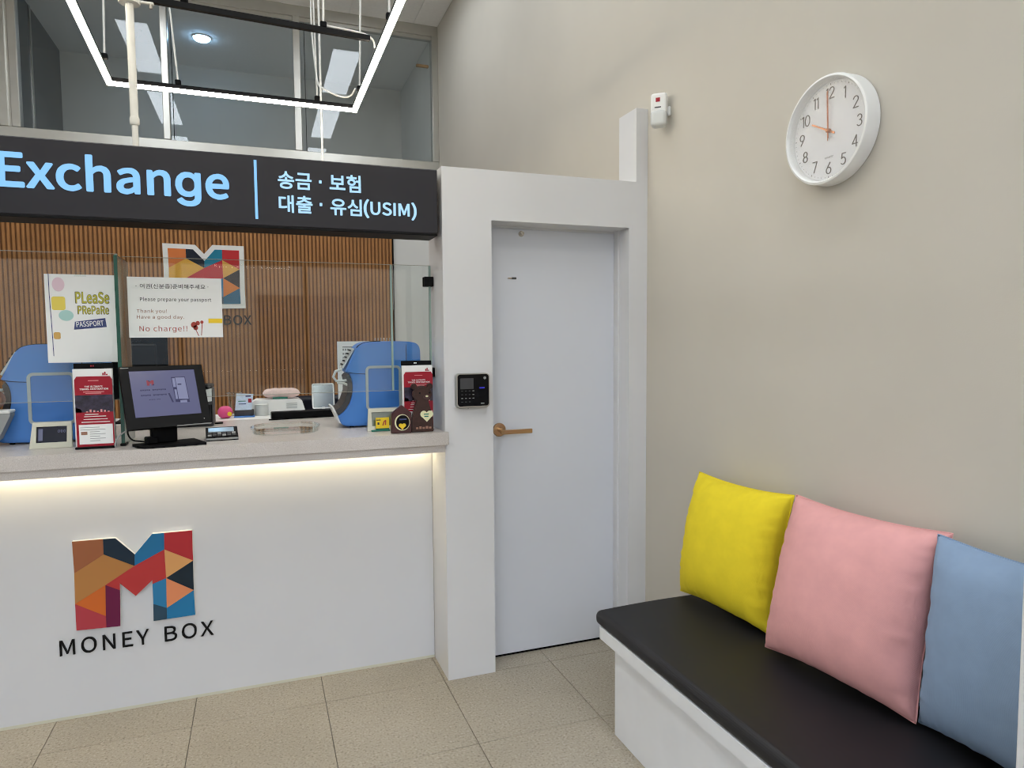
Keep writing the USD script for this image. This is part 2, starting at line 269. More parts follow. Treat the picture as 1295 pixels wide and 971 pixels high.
# lettering: outlines in 1/200 em
GLYPH_ROWS = """
 ~45
!~64~+19,8 19,14 20,17 23,21 27,24 32,26 37,24 40,23 44,17 46,13 44,6 42,2 38,-1 35,-2 30,-3 26,-1 22,3~+23,149 24,150 41,149 39,50 38,45 26,45
(~68~+19,50 19,80 21,95 24,109 29,125 34,138 43,155 48,163 59,158 48,136 40,112 35,83 34,55 36,29 41,7 49,-14 59,-34 49,-39 47,-38 38,-22 29,-1 25,11 21,29
)~68~+9,-34 18,-15 25,2 31,25 34,50 34,75 32,92 29,106 24,124 20,136 9,158 13,160 20,163 24,157 32,140 39,123 43,111 46,96 48,81 49,49 47,31 43,13 37,-4 32,-17 20,-39 12,-36
-~70~+9,62 10,63 60,63 60,49 9,49
.~56~+15,9 15,13 17,19 21,23 24,25 28,25 35,23 39,19 41,14 41,9 39,4 36,0 30,-2 25,-2 20,0 17,4
0~111~+10,63 10,84 11,95 14,109 19,124 22,130 27,137 33,142 41,146 51,149 60,149 66,148 76,143 81,140 85,135 90,129 94,119 99,103 101,87 101,61 97,37 93,25 89,17 83,9 78,5 70,0 60,-2 48,-2 40,1 34,4 25,12 21,18 17,27 12,45~-27,81 29,53 32,37 35,27 39,21 45,15 52,13 59,13 67,16 70,18 74,24 77,30 80,40 83,62 84,85 81,103 78,114 74,124 66,132 58,134 50,134 43,130 39,126 36,122 32,112 29,99
1~111~+18,0 18,1 18,15 49,15 50,16 50,124 24,125 24,136 43,141 54,146 68,146 69,16 70,15 98,15 98,0
2~111~+8,127 9,128 16,135 27,143 36,147 46,149 60,148 69,146 78,141 86,133 91,124 94,111 93,97 90,84 82,67 74,55 60,38 38,15 40,14 58,16 101,16 101,0 9,0 9,11 24,25 43,43 57,60 64,70 71,83 74,91 76,101 76,109 74,118 70,125 66,129 59,133 54,134 45,134 37,132 29,127 19,118
3~111~+6,17 7,19 15,29 25,21 35,16 42,14 50,13 58,13 66,16 71,19 77,25 81,35 81,44 79,52 75,57 71,61 61,66 52,68 36,70 36,83 47,84 58,86 67,91 71,95 74,99 76,106 76,116 73,124 68,129 62,132 56,134 47,134 39,132 32,129 21,120 12,132 16,136 24,141 34,146 43,148 61,148 71,146 78,143 87,135 92,127 94,119 94,106 92,97 87,90 80,83 69,77 69,77 77,73 86,68 92,62 96,55 99,48 100,39 98,28 94,18 87,10 80,4 69,0 58,-3 42,-2 29,2 16,9
4~111~+4,53 64,145 65,146 85,146 85,55 104,55 105,54 105,41 86,40 85,40 85,0 68,0 68,40 4,41~-24,56 24,55 68,55 68,111 69,126 68,125 66,123 56,105
5~111~+6,16 6,17 15,28 26,20 38,14 49,12 60,14 70,19 74,24 78,30 81,41 82,48 80,61 74,71 68,76 61,79 55,80 48,80 36,77 27,72 17,78 22,146 93,146 93,131 38,131 34,94 35,89 49,94 57,94 71,92 76,90 85,85 92,77 98,64 100,57 100,44 98,30 91,17 86,11 76,4 65,-1 57,-3 42,-2 28,2 18,7
6~111~+11,66 12,89 14,101 18,113 22,123 27,130 37,140 46,145 52,147 61,149 70,149 78,147 85,145 93,140 99,134 97,131 89,123 80,130 74,133 69,134 59,133 53,131 48,129 41,122 35,112 31,100 29,87 29,75 36,81 42,85 50,89 58,91 70,90 79,88 88,83 94,76 99,66 101,58 102,49 102,37 100,30 96,20 91,12 84,5 72,-1 64,-2 56,-2 44,1 38,4 31,9 24,18 18,30 13,49~-29,59 31,42 35,31 40,22 47,16 56,12 66,13 71,15 74,17 80,25 84,37 84,54 82,62 80,67 73,74 67,76 61,77 53,77 48,75 40,71 32,63
7~111~+11,131 10,132 10,146 101,146 101,135 92,123 82,106 73,88 68,73 63,48 58,0 40,0 41,23 45,48 50,69 58,91 67,109 80,131
8~111~+10,31 10,43 11,49 16,59 24,69 36,77 26,87 22,92 19,97 17,103 16,111 17,121 19,127 23,134 33,143 39,146 48,148 65,148 73,146 81,142 86,138 92,130 95,121 96,116 96,106 94,97 87,85 77,75 86,68 93,61 96,57 100,49 102,36 101,30 99,21 94,14 85,5 72,0 61,-3 51,-2 40,0 34,2 26,6 17,14 12,23~-25,35 29,25 32,21 36,17 45,13 53,11 59,11 70,14 74,16 79,20 83,28 84,38 83,44 81,49 75,56 67,62 46,71 41,68 34,61 30,56 26,45~-33,108 36,99 41,93 50,87 66,80 72,86 78,95 80,103 81,112 79,120 77,125 72,130 67,133 62,135 54,135 45,133 39,129 37,126 35,122 33,117
9~111~+10,87 9,108 13,122 18,132 24,139 30,143 38,147 43,148 59,148 68,146 74,143 79,139 85,133 92,121 97,107 100,90 100,67 97,46 92,30 85,18 76,8 69,3 61,0 52,-2 42,-2 28,1 19,6 12,12 13,14 21,23 33,16 41,13 46,13 57,15 62,17 67,21 74,30 79,43 82,58 83,72 82,72 71,63 58,57 53,56 44,56 36,57 26,62 18,70 13,79~-26,97 28,86 33,78 39,72 50,69 58,70 67,73 75,79 83,89 81,104 78,113 75,120 72,125 67,129 61,133 56,134 51,135 43,133 38,130 33,126 29,119 27,112 26,106
A~122~+1,1 50,146 51,146 71,146 72,144 120,0 101,0 89,38 87,44 86,45 34,45 19,0 2,0~-38,60 39,60 82,60 61,131 60,130 59,129 53,108
B~132~+21,0 20,1 20,146 71,146 83,145 90,143 97,140 104,135 110,128 113,118 114,107 112,98 107,89 100,83 94,79 93,78 94,78 103,75 111,70 116,64 120,57 122,50 122,40 121,33 118,23 113,17 107,11 99,6 87,2 74,0~-38,16 39,15 73,15 85,18 94,22 100,29 104,39 103,51 99,59 93,64 87,67 79,69 70,70 39,70~-38,85 39,84 72,85 82,88 89,92 94,98 96,108 95,114 92,122 87,127 83,129 75,131 66,132 39,132
D~138~+21,0 20,1 20,146 69,146 82,143 93,139 104,132 112,123 119,110 123,98 125,85 125,62 122,46 117,32 112,24 103,15 95,9 83,4 73,1 64,0~-39,16 40,15 63,16 74,18 82,21 88,25 95,32 102,44 104,50 106,60 107,75 105,91 102,102 98,111 91,120 84,125 73,129 61,132 39,131
E~118~+21,0 20,1 20,146 104,146 104,131 39,131 39,85 94,85 94,70 93,69 39,69 38,17 39,16 106,16 107,15 107,0
H~146~+21,0 20,1 20,146 38,146 39,85 106,85 107,86 107,146 125,146 125,0 107,0 107,69 39,69 38,68 38,0
I~58~+21,0 20,1 20,146 38,146 38,1
L~108~+21,0 20,1 20,146 38,146 39,16 102,16 103,15 103,1
M~162~+21,0 20,1 20,146 42,146 43,145 74,59 81,38 81,38 83,40 92,69 120,146 120,146 142,146 142,0 125,1 125,92 127,122 126,122 88,16 87,15 75,14 74,16 67,37 36,121 35,123 34,121 37,85 37,1
N~144~+21,0 20,1 20,146 39,146 92,55 108,25 109,31 107,55 107,146 124,146 124,0 105,0 53,91 38,119 36,122 36,118 38,90 37,1
O~148~+12,68 12,79 14,96 17,108 23,121 31,131 37,137 47,143 57,147 69,149 84,148 97,145 108,139 112,136 123,124 130,112 134,100 136,85 136,63 133,46 129,33 122,21 115,13 103,5 91,0 80,-3 69,-2 62,-1 50,2 44,5 35,12 26,22 19,35 14,49~-30,69 33,53 37,39 43,30 49,23 58,17 68,14 80,14 88,16 97,21 105,29 112,41 115,49 117,64 117,83 115,98 111,108 105,118 98,125 91,129 83,132 75,133 65,132 59,130 52,126 45,120 40,113 37,107 34,98 32,89
P~126~+21,0 20,1 20,146 75,146 90,143 99,139 104,135 110,128 114,121 116,114 117,105 116,93 114,87 110,79 107,75 101,69 94,65 85,61 69,59 39,58 38,0~-38,74 39,74 71,74 82,77 90,82 93,85 96,91 98,101 98,111 96,117 93,121 88,126 83,128 76,130 67,132 39,131
Q~148~+13,57 12,79 13,90 15,102 18,111 23,121 28,127 33,133 39,138 49,144 57,147 69,149 80,149 89,147 97,145 105,141 112,136 120,128 125,121 130,112 133,103 136,89 137,76 136,63 135,52 129,34 124,25 118,17 112,11 106,6 98,2 87,-2 86,-3 89,-8 94,-13 100,-17 107,-20 116,-21 127,-21 136,-20 140,-33 137,-35 130,-36 114,-37 104,-35 96,-33 88,-29 80,-23 71,-13 65,-2 53,1 39,8 27,20 20,33 14,49~-30,69 32,55 36,41 43,29 49,22 59,16 68,13 77,13 84,14 90,16 100,22 106,30 111,39 115,51 117,64 117,83 115,98 111,109 105,118 99,124 91,129 83,132 75,133 68,132 59,130 52,126 46,121 40,113 37,107 34,98 32,89
R~127~+21,0 20,1 20,146 73,146 89,144 100,139 109,131 115,121 117,112 116,96 113,86 108,78 104,74 97,69 91,66 85,64 85,64 121,0 100,0 65,62 39,62 38,61 38,0~-38,78 39,77 73,78 83,80 90,84 95,91 98,100 98,112 97,117 94,121 88,127 78,130 69,132 39,131
S~119~+10,19 10,20 20,31 33,22 44,17 54,14 62,14 73,15 82,19 88,25 91,31 92,38 91,45 87,51 78,58 38,77 28,84 21,92 18,99 17,105 17,115 19,124 25,134 33,141 45,146 57,149 72,148 85,145 96,139 106,131 96,120 86,127 76,131 63,133 56,132 47,130 40,124 37,119 35,111 36,105 38,101 43,96 56,89 89,74 97,69 103,62 108,53 110,44 110,34 109,27 103,16 95,8 83,1 71,-2 55,-3 43,0 30,4 19,11
T~120~+7,131 6,132 7,146 113,146 113,131 70,131 69,130 69,0 51,1 50,131
U~144~+20,146 20,146 38,146 38,53 40,42 43,32 47,25 53,19 61,15 73,14 83,15 92,19 97,24 103,34 105,40 107,54 107,146 125,146 125,58 124,44 121,31 117,22 111,13 102,5 93,1 83,-2 62,-2 50,1 42,5 33,14 29,19 23,34 20,54
V~115~+1,146 1,146 19,146 20,146 56,25 57,20 58,20 59,20 61,26 96,146 115,146 68,0 48,0 47,1
X~114~+4,0 4,1 5,3 46,76 7,146 26,146 27,146 57,89 59,88 89,146 108,146 106,143 68,75 111,0 91,1 58,60 56,63 23,1
Y~106~+0,145 1,146 19,146 53,73 61,89 87,146 106,146 62,57 62,0 44,0 44,57
Z~120~+10,11 87,130 86,131 17,131 17,146 110,146 109,134 34,17 34,16 111,16 111,0 11,0
a~112~+12,22 12,33 14,41 18,47 25,54 34,59 44,62 63,67 77,69 78,70 78,77 76,84 73,89 66,94 56,96 47,95 37,92 24,85 17,97 35,107 47,110 54,111 68,111 75,109 83,104 88,99 92,93 94,86 96,78 96,0 82,0 80,11 79,13 66,4 53,-1 47,-3 39,-2 34,-1 25,2 19,7 14,15~-30,26 32,19 36,16 43,13 56,13 67,18 78,27 78,56 72,56 58,53 48,50 40,47 37,45 32,39 30,33
c~102~+11,47 11,61 12,68 15,79 19,88 23,93 30,100 35,104 41,107 51,110 58,111 67,111 79,108 88,104 94,99 85,87 74,94 67,96 56,95 46,91 39,84 33,75 31,68 29,55 30,43 33,34 36,27 42,21 50,15 55,14 63,13 71,14 75,15 81,18 88,23 96,11 88,5 76,0 66,-3 56,-2 50,-1 43,1 36,4 27,11 19,21 13,34
d~124~+13,34 11,59 12,67 16,81 19,88 24,95 31,102 36,105 48,110 53,111 62,111 74,108 87,100 88,100 87,117 87,159 88,160 105,159 105,0 91,0 89,11 88,12 76,3 63,-2 47,-2 40,0 33,3 25,10 17,21~-30,48 31,38 34,30 38,23 44,17 52,14 63,13 71,15 77,19 87,28 87,85 78,91 68,95 58,96 51,94 47,92 39,85 33,75 31,67 30,60
e~111~+11,47 11,65 14,76 17,84 22,92 29,100 37,105 42,108 55,111 64,112 78,108 85,103 91,97 98,86 101,76 102,65 102,57 101,50 29,49 30,39 35,28 39,22 49,15 57,13 68,12 81,15 92,20 98,9 86,2 72,-2 57,-3 47,0 36,4 26,12 18,23 13,36~-28,64 29,63 86,63 86,67 85,75 83,81 79,89 74,93 69,95 62,97 57,97 52,96 45,93 37,86 31,76 29,69
g~123~+10,48 11,66 12,74 15,82 18,89 23,95 32,104 38,107 47,110 66,110 72,108 77,105 82,100 88,92 89,92 90,109 107,109 107,-3 105,-17 99,-28 92,-34 84,-39 73,-42 66,-43 53,-43 40,-40 29,-35 22,-30 16,-23 15,-21 29,-12 38,-21 43,-24 51,-27 68,-27 75,-25 80,-22 86,-16 89,-9 89,20 88,20 79,9 73,5 68,3 63,2 49,2 41,4 29,10 23,16 19,21 13,35~-28,48 30,39 33,33 35,29 43,22 50,19 55,18 66,18 75,22 82,28 84,31 87,37 89,44 89,63 88,71 84,80 81,85 77,89 68,94 62,95 56,95 52,94 43,91 36,84 31,75 28,63
h~122~+19,0 19,1 19,159 36,159 37,159 37,115 36,95 37,95 48,103 58,109 68,111 76,112 85,109 92,106 97,100 101,94 103,87 105,78 105,1 87,0 87,72 86,80 83,87 78,92 73,95 63,96 52,92 45,87 37,79 37,0
k~110~+19,0 19,1 19,158 36,159 37,52 38,53 83,108 103,108 101,106 68,64 108,1 88,0 58,51 57,52 37,29 36,0
l~57~+19,159 19,160 36,160 37,159 37,17 40,13 45,13 48,1 48,-1 47,-1 42,-2 34,-2 29,-1 26,1 23,4 21,8 19,16
n~122~+19,0 19,1 19,108 33,108 36,93 51,105 58,109 65,111 80,111 85,109 92,106 97,100 101,94 103,87 105,78 105,0 87,0 87,72 86,80 83,87 78,92 73,95 63,96 52,92 45,87 37,79 37,0
o~121~+11,47 11,61 12,68 15,80 19,88 24,94 30,101 37,105 46,109 56,111 65,111 75,109 85,105 93,99 99,93 103,87 107,77 110,67 111,52 110,42 106,29 99,17 92,9 85,4 75,0 65,-2 52,-2 42,1 33,6 26,12 18,23 13,36~-29,53 31,38 35,28 39,23 44,18 51,14 60,12 68,14 75,17 79,19 84,25 88,33 91,41 92,48 92,61 90,72 87,78 83,85 75,92 71,94 64,96 54,95 45,91 39,86 36,81 32,74 31,68
p~124~+19,-46 19,-45 19,108 33,108 36,96 50,106 56,109 63,111 75,111 83,110 88,108 97,102 102,96 108,87 112,74 114,61 113,46 111,36 107,26 102,16 94,8 88,4 76,-1 71,-2 62,-3 55,-1 45,4 37,9 37,-46~-48,90 37,81 37,24 48,17 60,13 70,14 79,18 84,22 88,28 92,39 94,47 94,60 93,69 91,79 88,84 84,90 79,93 70,96 62,96 56,94
r~78~+19,0 19,1 19,108 33,108 35,94 36,90 46,102 52,107 57,110 63,111 70,112 77,109 78,108 74,94 68,95 61,95 57,94 50,90 45,85 40,77 37,70 37,0
s~94~+7,12 16,24 25,18 34,14 47,12 56,13 61,15 66,19 67,22 69,28 67,35 62,41 52,46 30,55 21,61 17,66 13,74 13,85 15,92 18,98 24,104 32,108 45,112 54,111 64,109 77,104 82,100 83,99 82,98 75,88 66,93 60,96 49,97 40,96 36,94 32,90 30,85 30,78 32,74 35,71 44,66 62,59 72,54 78,50 82,44 86,35 86,25 84,18 79,10 71,3 64,0 56,-2 42,-2 29,0 20,4 11,9
t~76~+6,94 6,94 6,107 22,109 25,139 40,139 40,109 69,108 70,94 69,94 40,93 40,27 41,22 43,18 49,14 53,13 60,13 69,15 72,3 72,1 56,-2 44,-2 35,2 28,8 24,15 22,29 21,93
u~122~+17,108 18,108 35,108 35,40 37,28 38,23 41,19 46,15 51,14 60,14 66,15 73,19 81,27 85,32 85,108 103,108 103,0 88,0 87,14 86,17 78,9 70,3 64,0 54,-2 46,-2 35,0 28,5 24,9 21,16 19,22 17,31
v~104~+3,108 3,108 21,108 22,108 43,43 51,17 53,15 54,17 62,43 83,107 84,108 101,108 63,0 42,0
x~100~+4,0 3,1 5,3 38,56 37,60 7,106 7,108 26,108 51,66 75,108 93,108 61,55 96,1 96,0 76,0 62,23 54,36 50,43 48,45 47,44 22,0
y~104~+3,108 3,108 21,108 22,108 54,19 55,18 56,19 64,48 84,108 101,108 57,-19 50,-31 43,-39 35,-44 28,-46 16,-47 8,-45 11,-31 12,-31 17,-32 22,-32 26,-31 32,-27 39,-19 43,-11 46,0
·~200~+79,72 79,80 82,88 86,92 90,95 98,97 107,96 113,93 118,88 121,80 121,72 117,63 111,58 103,55 95,56 87,59 81,66
권~184~+36,-12 36,-11 36,43 52,43 52,2 163,1 162,-12~+103,66 104,67 142,67 142,165 158,165 159,165 159,29 142,29 142,53 103,54~+9,93 10,94 62,94 84,96 89,96 92,119 93,141 25,141 25,154 109,154 110,154 109,126 106,98 108,98 126,99 127,88 126,88 113,86 76,82 76,41 61,40 60,41 60,81 11,80 11,82
금~184~+11,76 10,76 11,89 130,89 131,90 134,103 136,120 136,142 32,143 32,156 153,156 152,121 151,106 148,89 174,88 173,76~+31,-14 30,-13 30,51 153,51 153,-13~-47,38 46,37 47,0 137,0 137,38
대~184~+107,-7 106,-6 107,161 122,161 122,93 147,93 148,165 163,165 163,-15 163,-16 148,-16 147,79 122,79 122,-6~+17,29 17,30 17,143 83,143 83,130 33,130 33,44 47,43 66,44 93,48 94,47 95,35 80,32 67,30 48,29
보~184~+11,7 10,8 10,21 83,22 83,60 29,60 29,153 45,153 46,152 46,121 137,120 138,121 138,153 154,153 154,60 100,60 100,22 174,21 174,7~-46,74 47,74 137,74 138,75 138,106 137,107 46,107
분~184~+10,69 11,70 173,70 174,69 174,57 101,56 101,21 86,21 85,56 10,57~+31,-12 30,-11 31,37 47,37 47,2 155,1 155,-12~+32,160 48,160 48,137 135,137 136,138 136,159 152,160 152,87 32,87~-49,124 48,123 48,101 135,101 135,124
비~184~+142,-16 142,-15 142,165 157,165 158,-15~+20,149 21,150 37,150 37,103 88,102 89,103 89,150 105,150 106,28 105,28 20,28~-37,42 38,42 89,42 89,89 37,89
세~184~+149,-16 148,-15 148,165 163,165 164,-15 163,-16~+81,100 82,100 111,101 111,162 126,162 126,-6 111,-6 111,86 82,87 81,87~+8,35 10,37 19,44 28,54 35,64 41,77 45,90 47,107 48,148 63,148 64,110 66,92 69,82 76,67 81,59 90,48 100,40 92,28 84,33 75,42 67,52 61,64 56,77 55,76 48,57 42,47 37,40 27,30 21,25 18,24
송~184~+11,62 10,63 10,75 83,76 84,102 100,102 100,76 173,75 173,62~+20,105 20,106 35,109 49,114 60,120 67,126 75,133 81,144 83,150 83,162 84,163 100,163 100,152 103,141 110,132 120,123 127,118 142,111 163,105 157,93 147,95 136,98 122,104 110,112 99,122 91,131 86,124 76,114 64,106 49,99 36,95 26,93~+31,7 30,18 32,26 36,32 42,37 48,40 60,44 83,48 100,48 112,46 123,44 134,41 141,37 149,30 152,23 154,18 153,11 150,4 147,0 141,-5 133,-9 123,-12 101,-16 83,-16 71,-14 62,-13 49,-9 43,-6 36,0~-46,14 48,10 51,6 62,1 80,-2 103,-2 115,-1 127,3 134,9 136,13 137,16 136,19 132,25 128,28 122,31 106,34 83,34 65,32 54,27 48,21 47,18
신~184~+43,-12 42,-11 43,44 58,44 59,2 164,1 163,-12~+142,32 142,33 142,165 157,165 158,33~+12,71 12,72 21,76 31,83 41,93 49,105 53,114 56,125 57,132 57,155 58,156 74,155 75,127 78,114 82,107 89,96 97,88 109,80 118,75 110,62 106,64 98,68 88,75 79,84 73,92 66,105 60,94 53,84 45,74 34,66 21,59
심~184~+42,-14 42,-13 42,52 158,52 158,-13~-57,1 58,0 142,0 142,38 58,38~+142,62 142,63 142,165 158,165 158,63~+12,79 12,80 22,85 32,92 41,100 47,108 52,117 55,127 57,136 57,158 58,158 74,158 75,131 77,122 83,111 90,102 97,96 106,89 119,83 111,71 97,77 88,83 78,92 71,102 66,111 59,99 52,89 43,81 33,73 20,67
여~184~+13,86 14,103 16,113 19,122 23,130 28,137 34,143 39,146 44,149 51,151 66,151 73,149 83,143 89,137 96,125 142,125 143,165 159,165 159,-16 143,-16 142,54 97,54 93,46 89,40 83,34 78,30 70,27 62,25 54,25 47,27 39,30 34,34 28,40 23,46 19,54 16,63 14,73~-101,109 103,98 103,78 102,68 142,68 142,111 102,111~-29,82 31,70 34,59 40,49 46,44 54,40 62,40 71,44 76,49 79,53 83,60 85,68 87,81 88,95 86,107 83,117 79,124 73,131 68,134 64,136 55,136 46,133 40,128 34,118 31,106 29,94
요~184~+11,8 10,8 10,21 50,22 50,70 42,76 33,85 28,94 26,103 26,112 28,121 31,127 37,135 48,144 63,150 82,154 101,154 114,152 128,147 140,141 148,133 153,125 156,119 157,110 157,104 155,93 150,85 142,76 134,70 134,22 174,21 174,8~-42,104 44,97 48,91 53,85 59,81 67,78 77,75 86,74 97,74 113,77 120,79 129,84 134,89 137,93 140,100 142,109 140,115 137,122 131,129 126,133 119,136 111,139 97,141 86,141 77,140 67,137 59,134 53,130 48,124 44,118 42,111~-68,64 66,63 67,22 117,22 117,64 99,61 84,61
유~184~+10,62 11,62 173,62 174,50 131,49 131,-15 130,-16 115,-16 114,-15 114,49 69,49 69,-16 53,-16 52,49 10,49~+28,117 29,124 31,131 34,137 42,145 53,151 61,154 75,157 86,158 97,158 111,157 124,154 135,149 144,143 149,137 153,130 155,120 154,113 153,108 148,100 142,93 132,87 123,84 112,81 99,80 84,80 71,81 57,85 47,89 41,93 35,100 30,108~-45,119 46,113 49,108 54,103 60,99 67,96 79,94 99,93 108,94 118,97 125,100 129,103 136,110 138,119 137,125 133,132 128,136 122,139 106,144 98,145 85,145 67,142 58,138 53,134 48,128 46,125
주~184~+10,62 11,62 173,62 173,50 100,49 99,-15 84,-15 83,49 10,49~+20,90 22,91 31,93 45,98 58,105 65,110 72,117 77,123 80,129 82,138 82,141 26,141 26,154 158,154 158,141 102,141 101,140 102,132 105,125 110,118 119,109 128,103 138,98 151,94 163,91 158,78 150,79 137,83 127,87 117,93 109,99 101,106 92,118 84,108 76,100 63,91 49,84 37,80 26,78
준~184~+11,59 10,60 11,72 174,72 174,59 102,59 101,58 100,22 85,22 85,58 84,59~+20,98 44,105 56,110 62,114 70,120 76,127 79,133 81,141 80,143 25,143 25,156 158,156 158,143 103,143 102,142 103,137 107,129 111,123 120,115 127,111 140,105 153,101 163,99 161,94 157,86 140,89 130,93 119,98 105,108 99,114 92,124 82,112 73,104 65,98 49,91 35,87 26,86~+31,-12 30,-11 31,39 47,39 47,3 48,2 155,1 155,-12
증~184~+11,66 10,67 11,79 173,79 173,66~+25,91 20,103 21,104 36,107 47,110 64,119 72,125 77,131 80,137 81,141 80,143 25,143 25,156 158,156 158,143 103,143 102,142 104,135 108,129 112,124 121,118 131,112 144,108 164,103 164,102 158,91 152,91 137,95 127,98 116,104 104,112 97,119 92,126 85,117 75,108 60,100 46,95 31,91~+31,8 30,20 31,26 35,32 42,39 50,43 60,47 80,50 109,49 121,47 133,43 141,39 148,32 152,26 154,20 153,12 150,5 148,2 140,-5 134,-8 124,-12 112,-14 100,-16 83,-16 72,-14 61,-12 51,-9 42,-4 35,2~-46,15 48,11 52,7 60,2 75,-1 94,-2 112,-1 119,1 127,4 131,6 134,10 136,14 137,17 136,22 134,25 130,29 124,32 106,36 84,37 68,35 55,30 52,28 48,24 47,20
출~184~+11,72 10,73 11,85 173,85 173,73 100,72 100,56 152,56 152,16 47,16 47,-1 157,-1 158,-13 157,-14 31,-14 30,-13 30,27 31,28 135,28 136,43 30,44 30,56 83,56 83,72~+19,105 43,109 59,114 67,118 73,123 79,129 82,135 81,137 27,137 27,150 83,150 84,166 99,166 100,166 100,150 157,150 157,137 102,137 102,134 103,131 108,125 115,119 122,115 141,109 165,105 159,94 148,95 135,97 123,101 109,107 100,113 92,122 82,112 73,106 63,102 46,97 32,94 24,94
해~184~+109,-7 108,-6 109,161 124,161 124,89 146,89 147,165 163,165 163,-16 148,-16 147,-15 147,75 124,75 124,-7~+10,121 10,122 10,134 46,135 47,160 63,160 63,135 99,134 99,121~+16,61 16,74 18,81 20,88 24,94 28,99 36,104 43,107 50,109 59,109 66,107 74,104 79,100 86,93 89,88 92,80 93,71 93,64 92,55 89,48 85,40 79,34 75,32 66,28 59,26 47,27 39,29 32,33 26,38 21,46 18,54~-30,65 34,53 36,49 41,45 50,41 60,41 68,44 72,48 74,51 76,55 78,63 78,72 76,80 74,84 70,89 66,92 60,94 52,95 44,92 36,86 32,76
험~184~+42,-14 42,-13 42,46 159,46 159,-13~-58,1 59,0 142,0 142,32 58,32~+112,110 113,110 142,111 142,165 143,166 158,165 159,56 142,56 142,96 113,97 112,97~+11,133 10,134 10,146 54,147 55,167 71,167 71,147 115,146 114,133~+21,86 22,99 25,106 28,110 32,115 41,120 50,123 57,124 68,124 75,123 83,120 88,118 93,115 98,109 102,103 104,96 103,84 101,79 97,72 92,68 85,64 75,61 69,60 56,60 50,61 37,65 30,70 26,75 23,81~-36,90 39,83 42,79 46,76 55,73 66,72 75,74 83,79 87,84 88,90 88,93 86,101 80,107 76,109 68,111 57,111 49,109 45,107 40,102 37,96
"""
GLYPHS = {}
for row in GLYPH_ROWS.strip('\n').split('\n'):
    c, *rest = row[0], *row[2:].split('~')
    shape = None
    for ring in rest[1:]:
        pts = [tuple(map(float, q.split(','))) for q in ring[1:].split(' ')]
        if len(pts) < 3: continue
        p = Polygon(pts).buffer(0)
        shape = p if shape is None else (shape.union(p) if ring[0] == '+' else shape.difference(p))
    GLYPHS[c] = (float(rest[0]), shape)
def letters(s, em, bold=0.0, track=0.0):
    """The characters of s as shapes, baseline at 0, for the em size in metres."""
    x, out = 0.0, []
    for c in s:
        if c == ' ': x += 48+track; continue
        adv, sh = GLYPHS[c]
        if c == '·': adv, sh = 60, affinity.translate(sh, -sh.centroid.x+30, 0)
        g = sh.buffer(bold, quad_segs=3) if bold else sh
        out.append(affinity.scale(affinity.translate(g, x, 0), em/200, em/200, origin=(0, 0))); x += adv+track
    return out
def fit(s, x0, x1, z0, z1, bold=0.0, track=0.0):
    """Letters stretched so that their common bounds are exactly these."""
    L = letters(s, 1.0, bold, track); b = union_all(L).bounds
    sx, sz = (x1-x0)/(b[2]-b[0]), (z1-z0)/(b[3]-b[1])
    return [affinity.affine_transform(g, [sx, 0, 0, sz, x0-b[0]*sx, z0-b[1]*sz]) for g in L]

# ================================================================== THE SETTING
XW, XL, YB, CZ, YF = 1.712, -2.40, 6.70, 4.50, -1.50
S = dict(kind='structure')
floor = thing('floor', None, None, **S)
obj('slab', bx(XL-0.1, XW+0.1, YF-0.1, YB+0.1, -0.15, -0.006), WOOD_B if False else DARKGREY, floor)
for i in range(7):
    for j in range(10):
        x0, y0 = -1.785+0.5*i, -1.68+0.5*j
        x1, y1 = min(x0+0.5, XW), min(y0+0.5, 3.32)
        obj('floor_tile', bx(max(x0, XL)+0.0011, x1-0.0011, max(y0, YF)+0.0011, y1-0.0011, -0.006, 0.0, 0.0008), TILE, floor)
obj('staff_floor', bx(XL, XW, 3.32, YB, -0.006, 0.0), TILE, floor)
obj('edge_strip', bx(XL, -1.785, YF, 3.32, -0.006, 0.0), TILE, floor)

ceiling = thing('ceiling', None, None, **S)
obj('slab', bx(XL-0.1, XW+0.1, YF-0.1, 8.62, CZ, CZ+0.15), CEIL, ceiling)
for i in range(3):
    for j in range(2):
        xs = [1.475, 0.875, 0.275, -0.325]
        x0, x1 = ((1.475, XW), (0.875, 1.475), (0.275, 0.875))[i]; y0 = (6.10, 5.96)[j] if j == 0 else 5.96
        y0, y1 = ((6.10, YB), (5.98, 6.10))[j]
        obj('ceiling_tile', bx(x0+0.002, x1-0.002, y0+0.002, y1-0.002, CZ-0.006, CZ, 0.001), CEIL, ceiling)
obj('wall_right', bx(XW, XW+0.1, YF-0.1, YB+0.1, -0.006, CZ), WALL_CREAM, **S)
obj('wall_left', bx(XL-0.1, XL, YF-0.1, YB+0.1, -0.006, CZ), WALL_WHITE, **S)
obj('wall_back', bx(XL, XW, YB, YB+0.1, 0, 3.13), WALL_WHITE, **S)

# upper room behind the transom
up_ = thing('wall_upper', None, None, **S)
obj('back_wall', bx(XL-0.1, XW+0.1, 8.49, 8.6, 3.0, CZ), UPPER, up_)
obj('left_wall', bx(XL-0.1, -1.85, 6.8, 8.49, 3.13, CZ), UPPER_D, up_)
obj('right_wall', bx(XW, XW+0.1, 6.8, 8.49, 3.13, CZ), UPPER, up_)
obj('floor_slab', bx(XL-0.1, XW+0.1, 6.8, 8.49, 3.0, 3.13), UPPER, up_)
obj('wall_post', bx(-1.85, -1.842, 7.45, 7.49, 3.13, CZ), STEEL, up_)

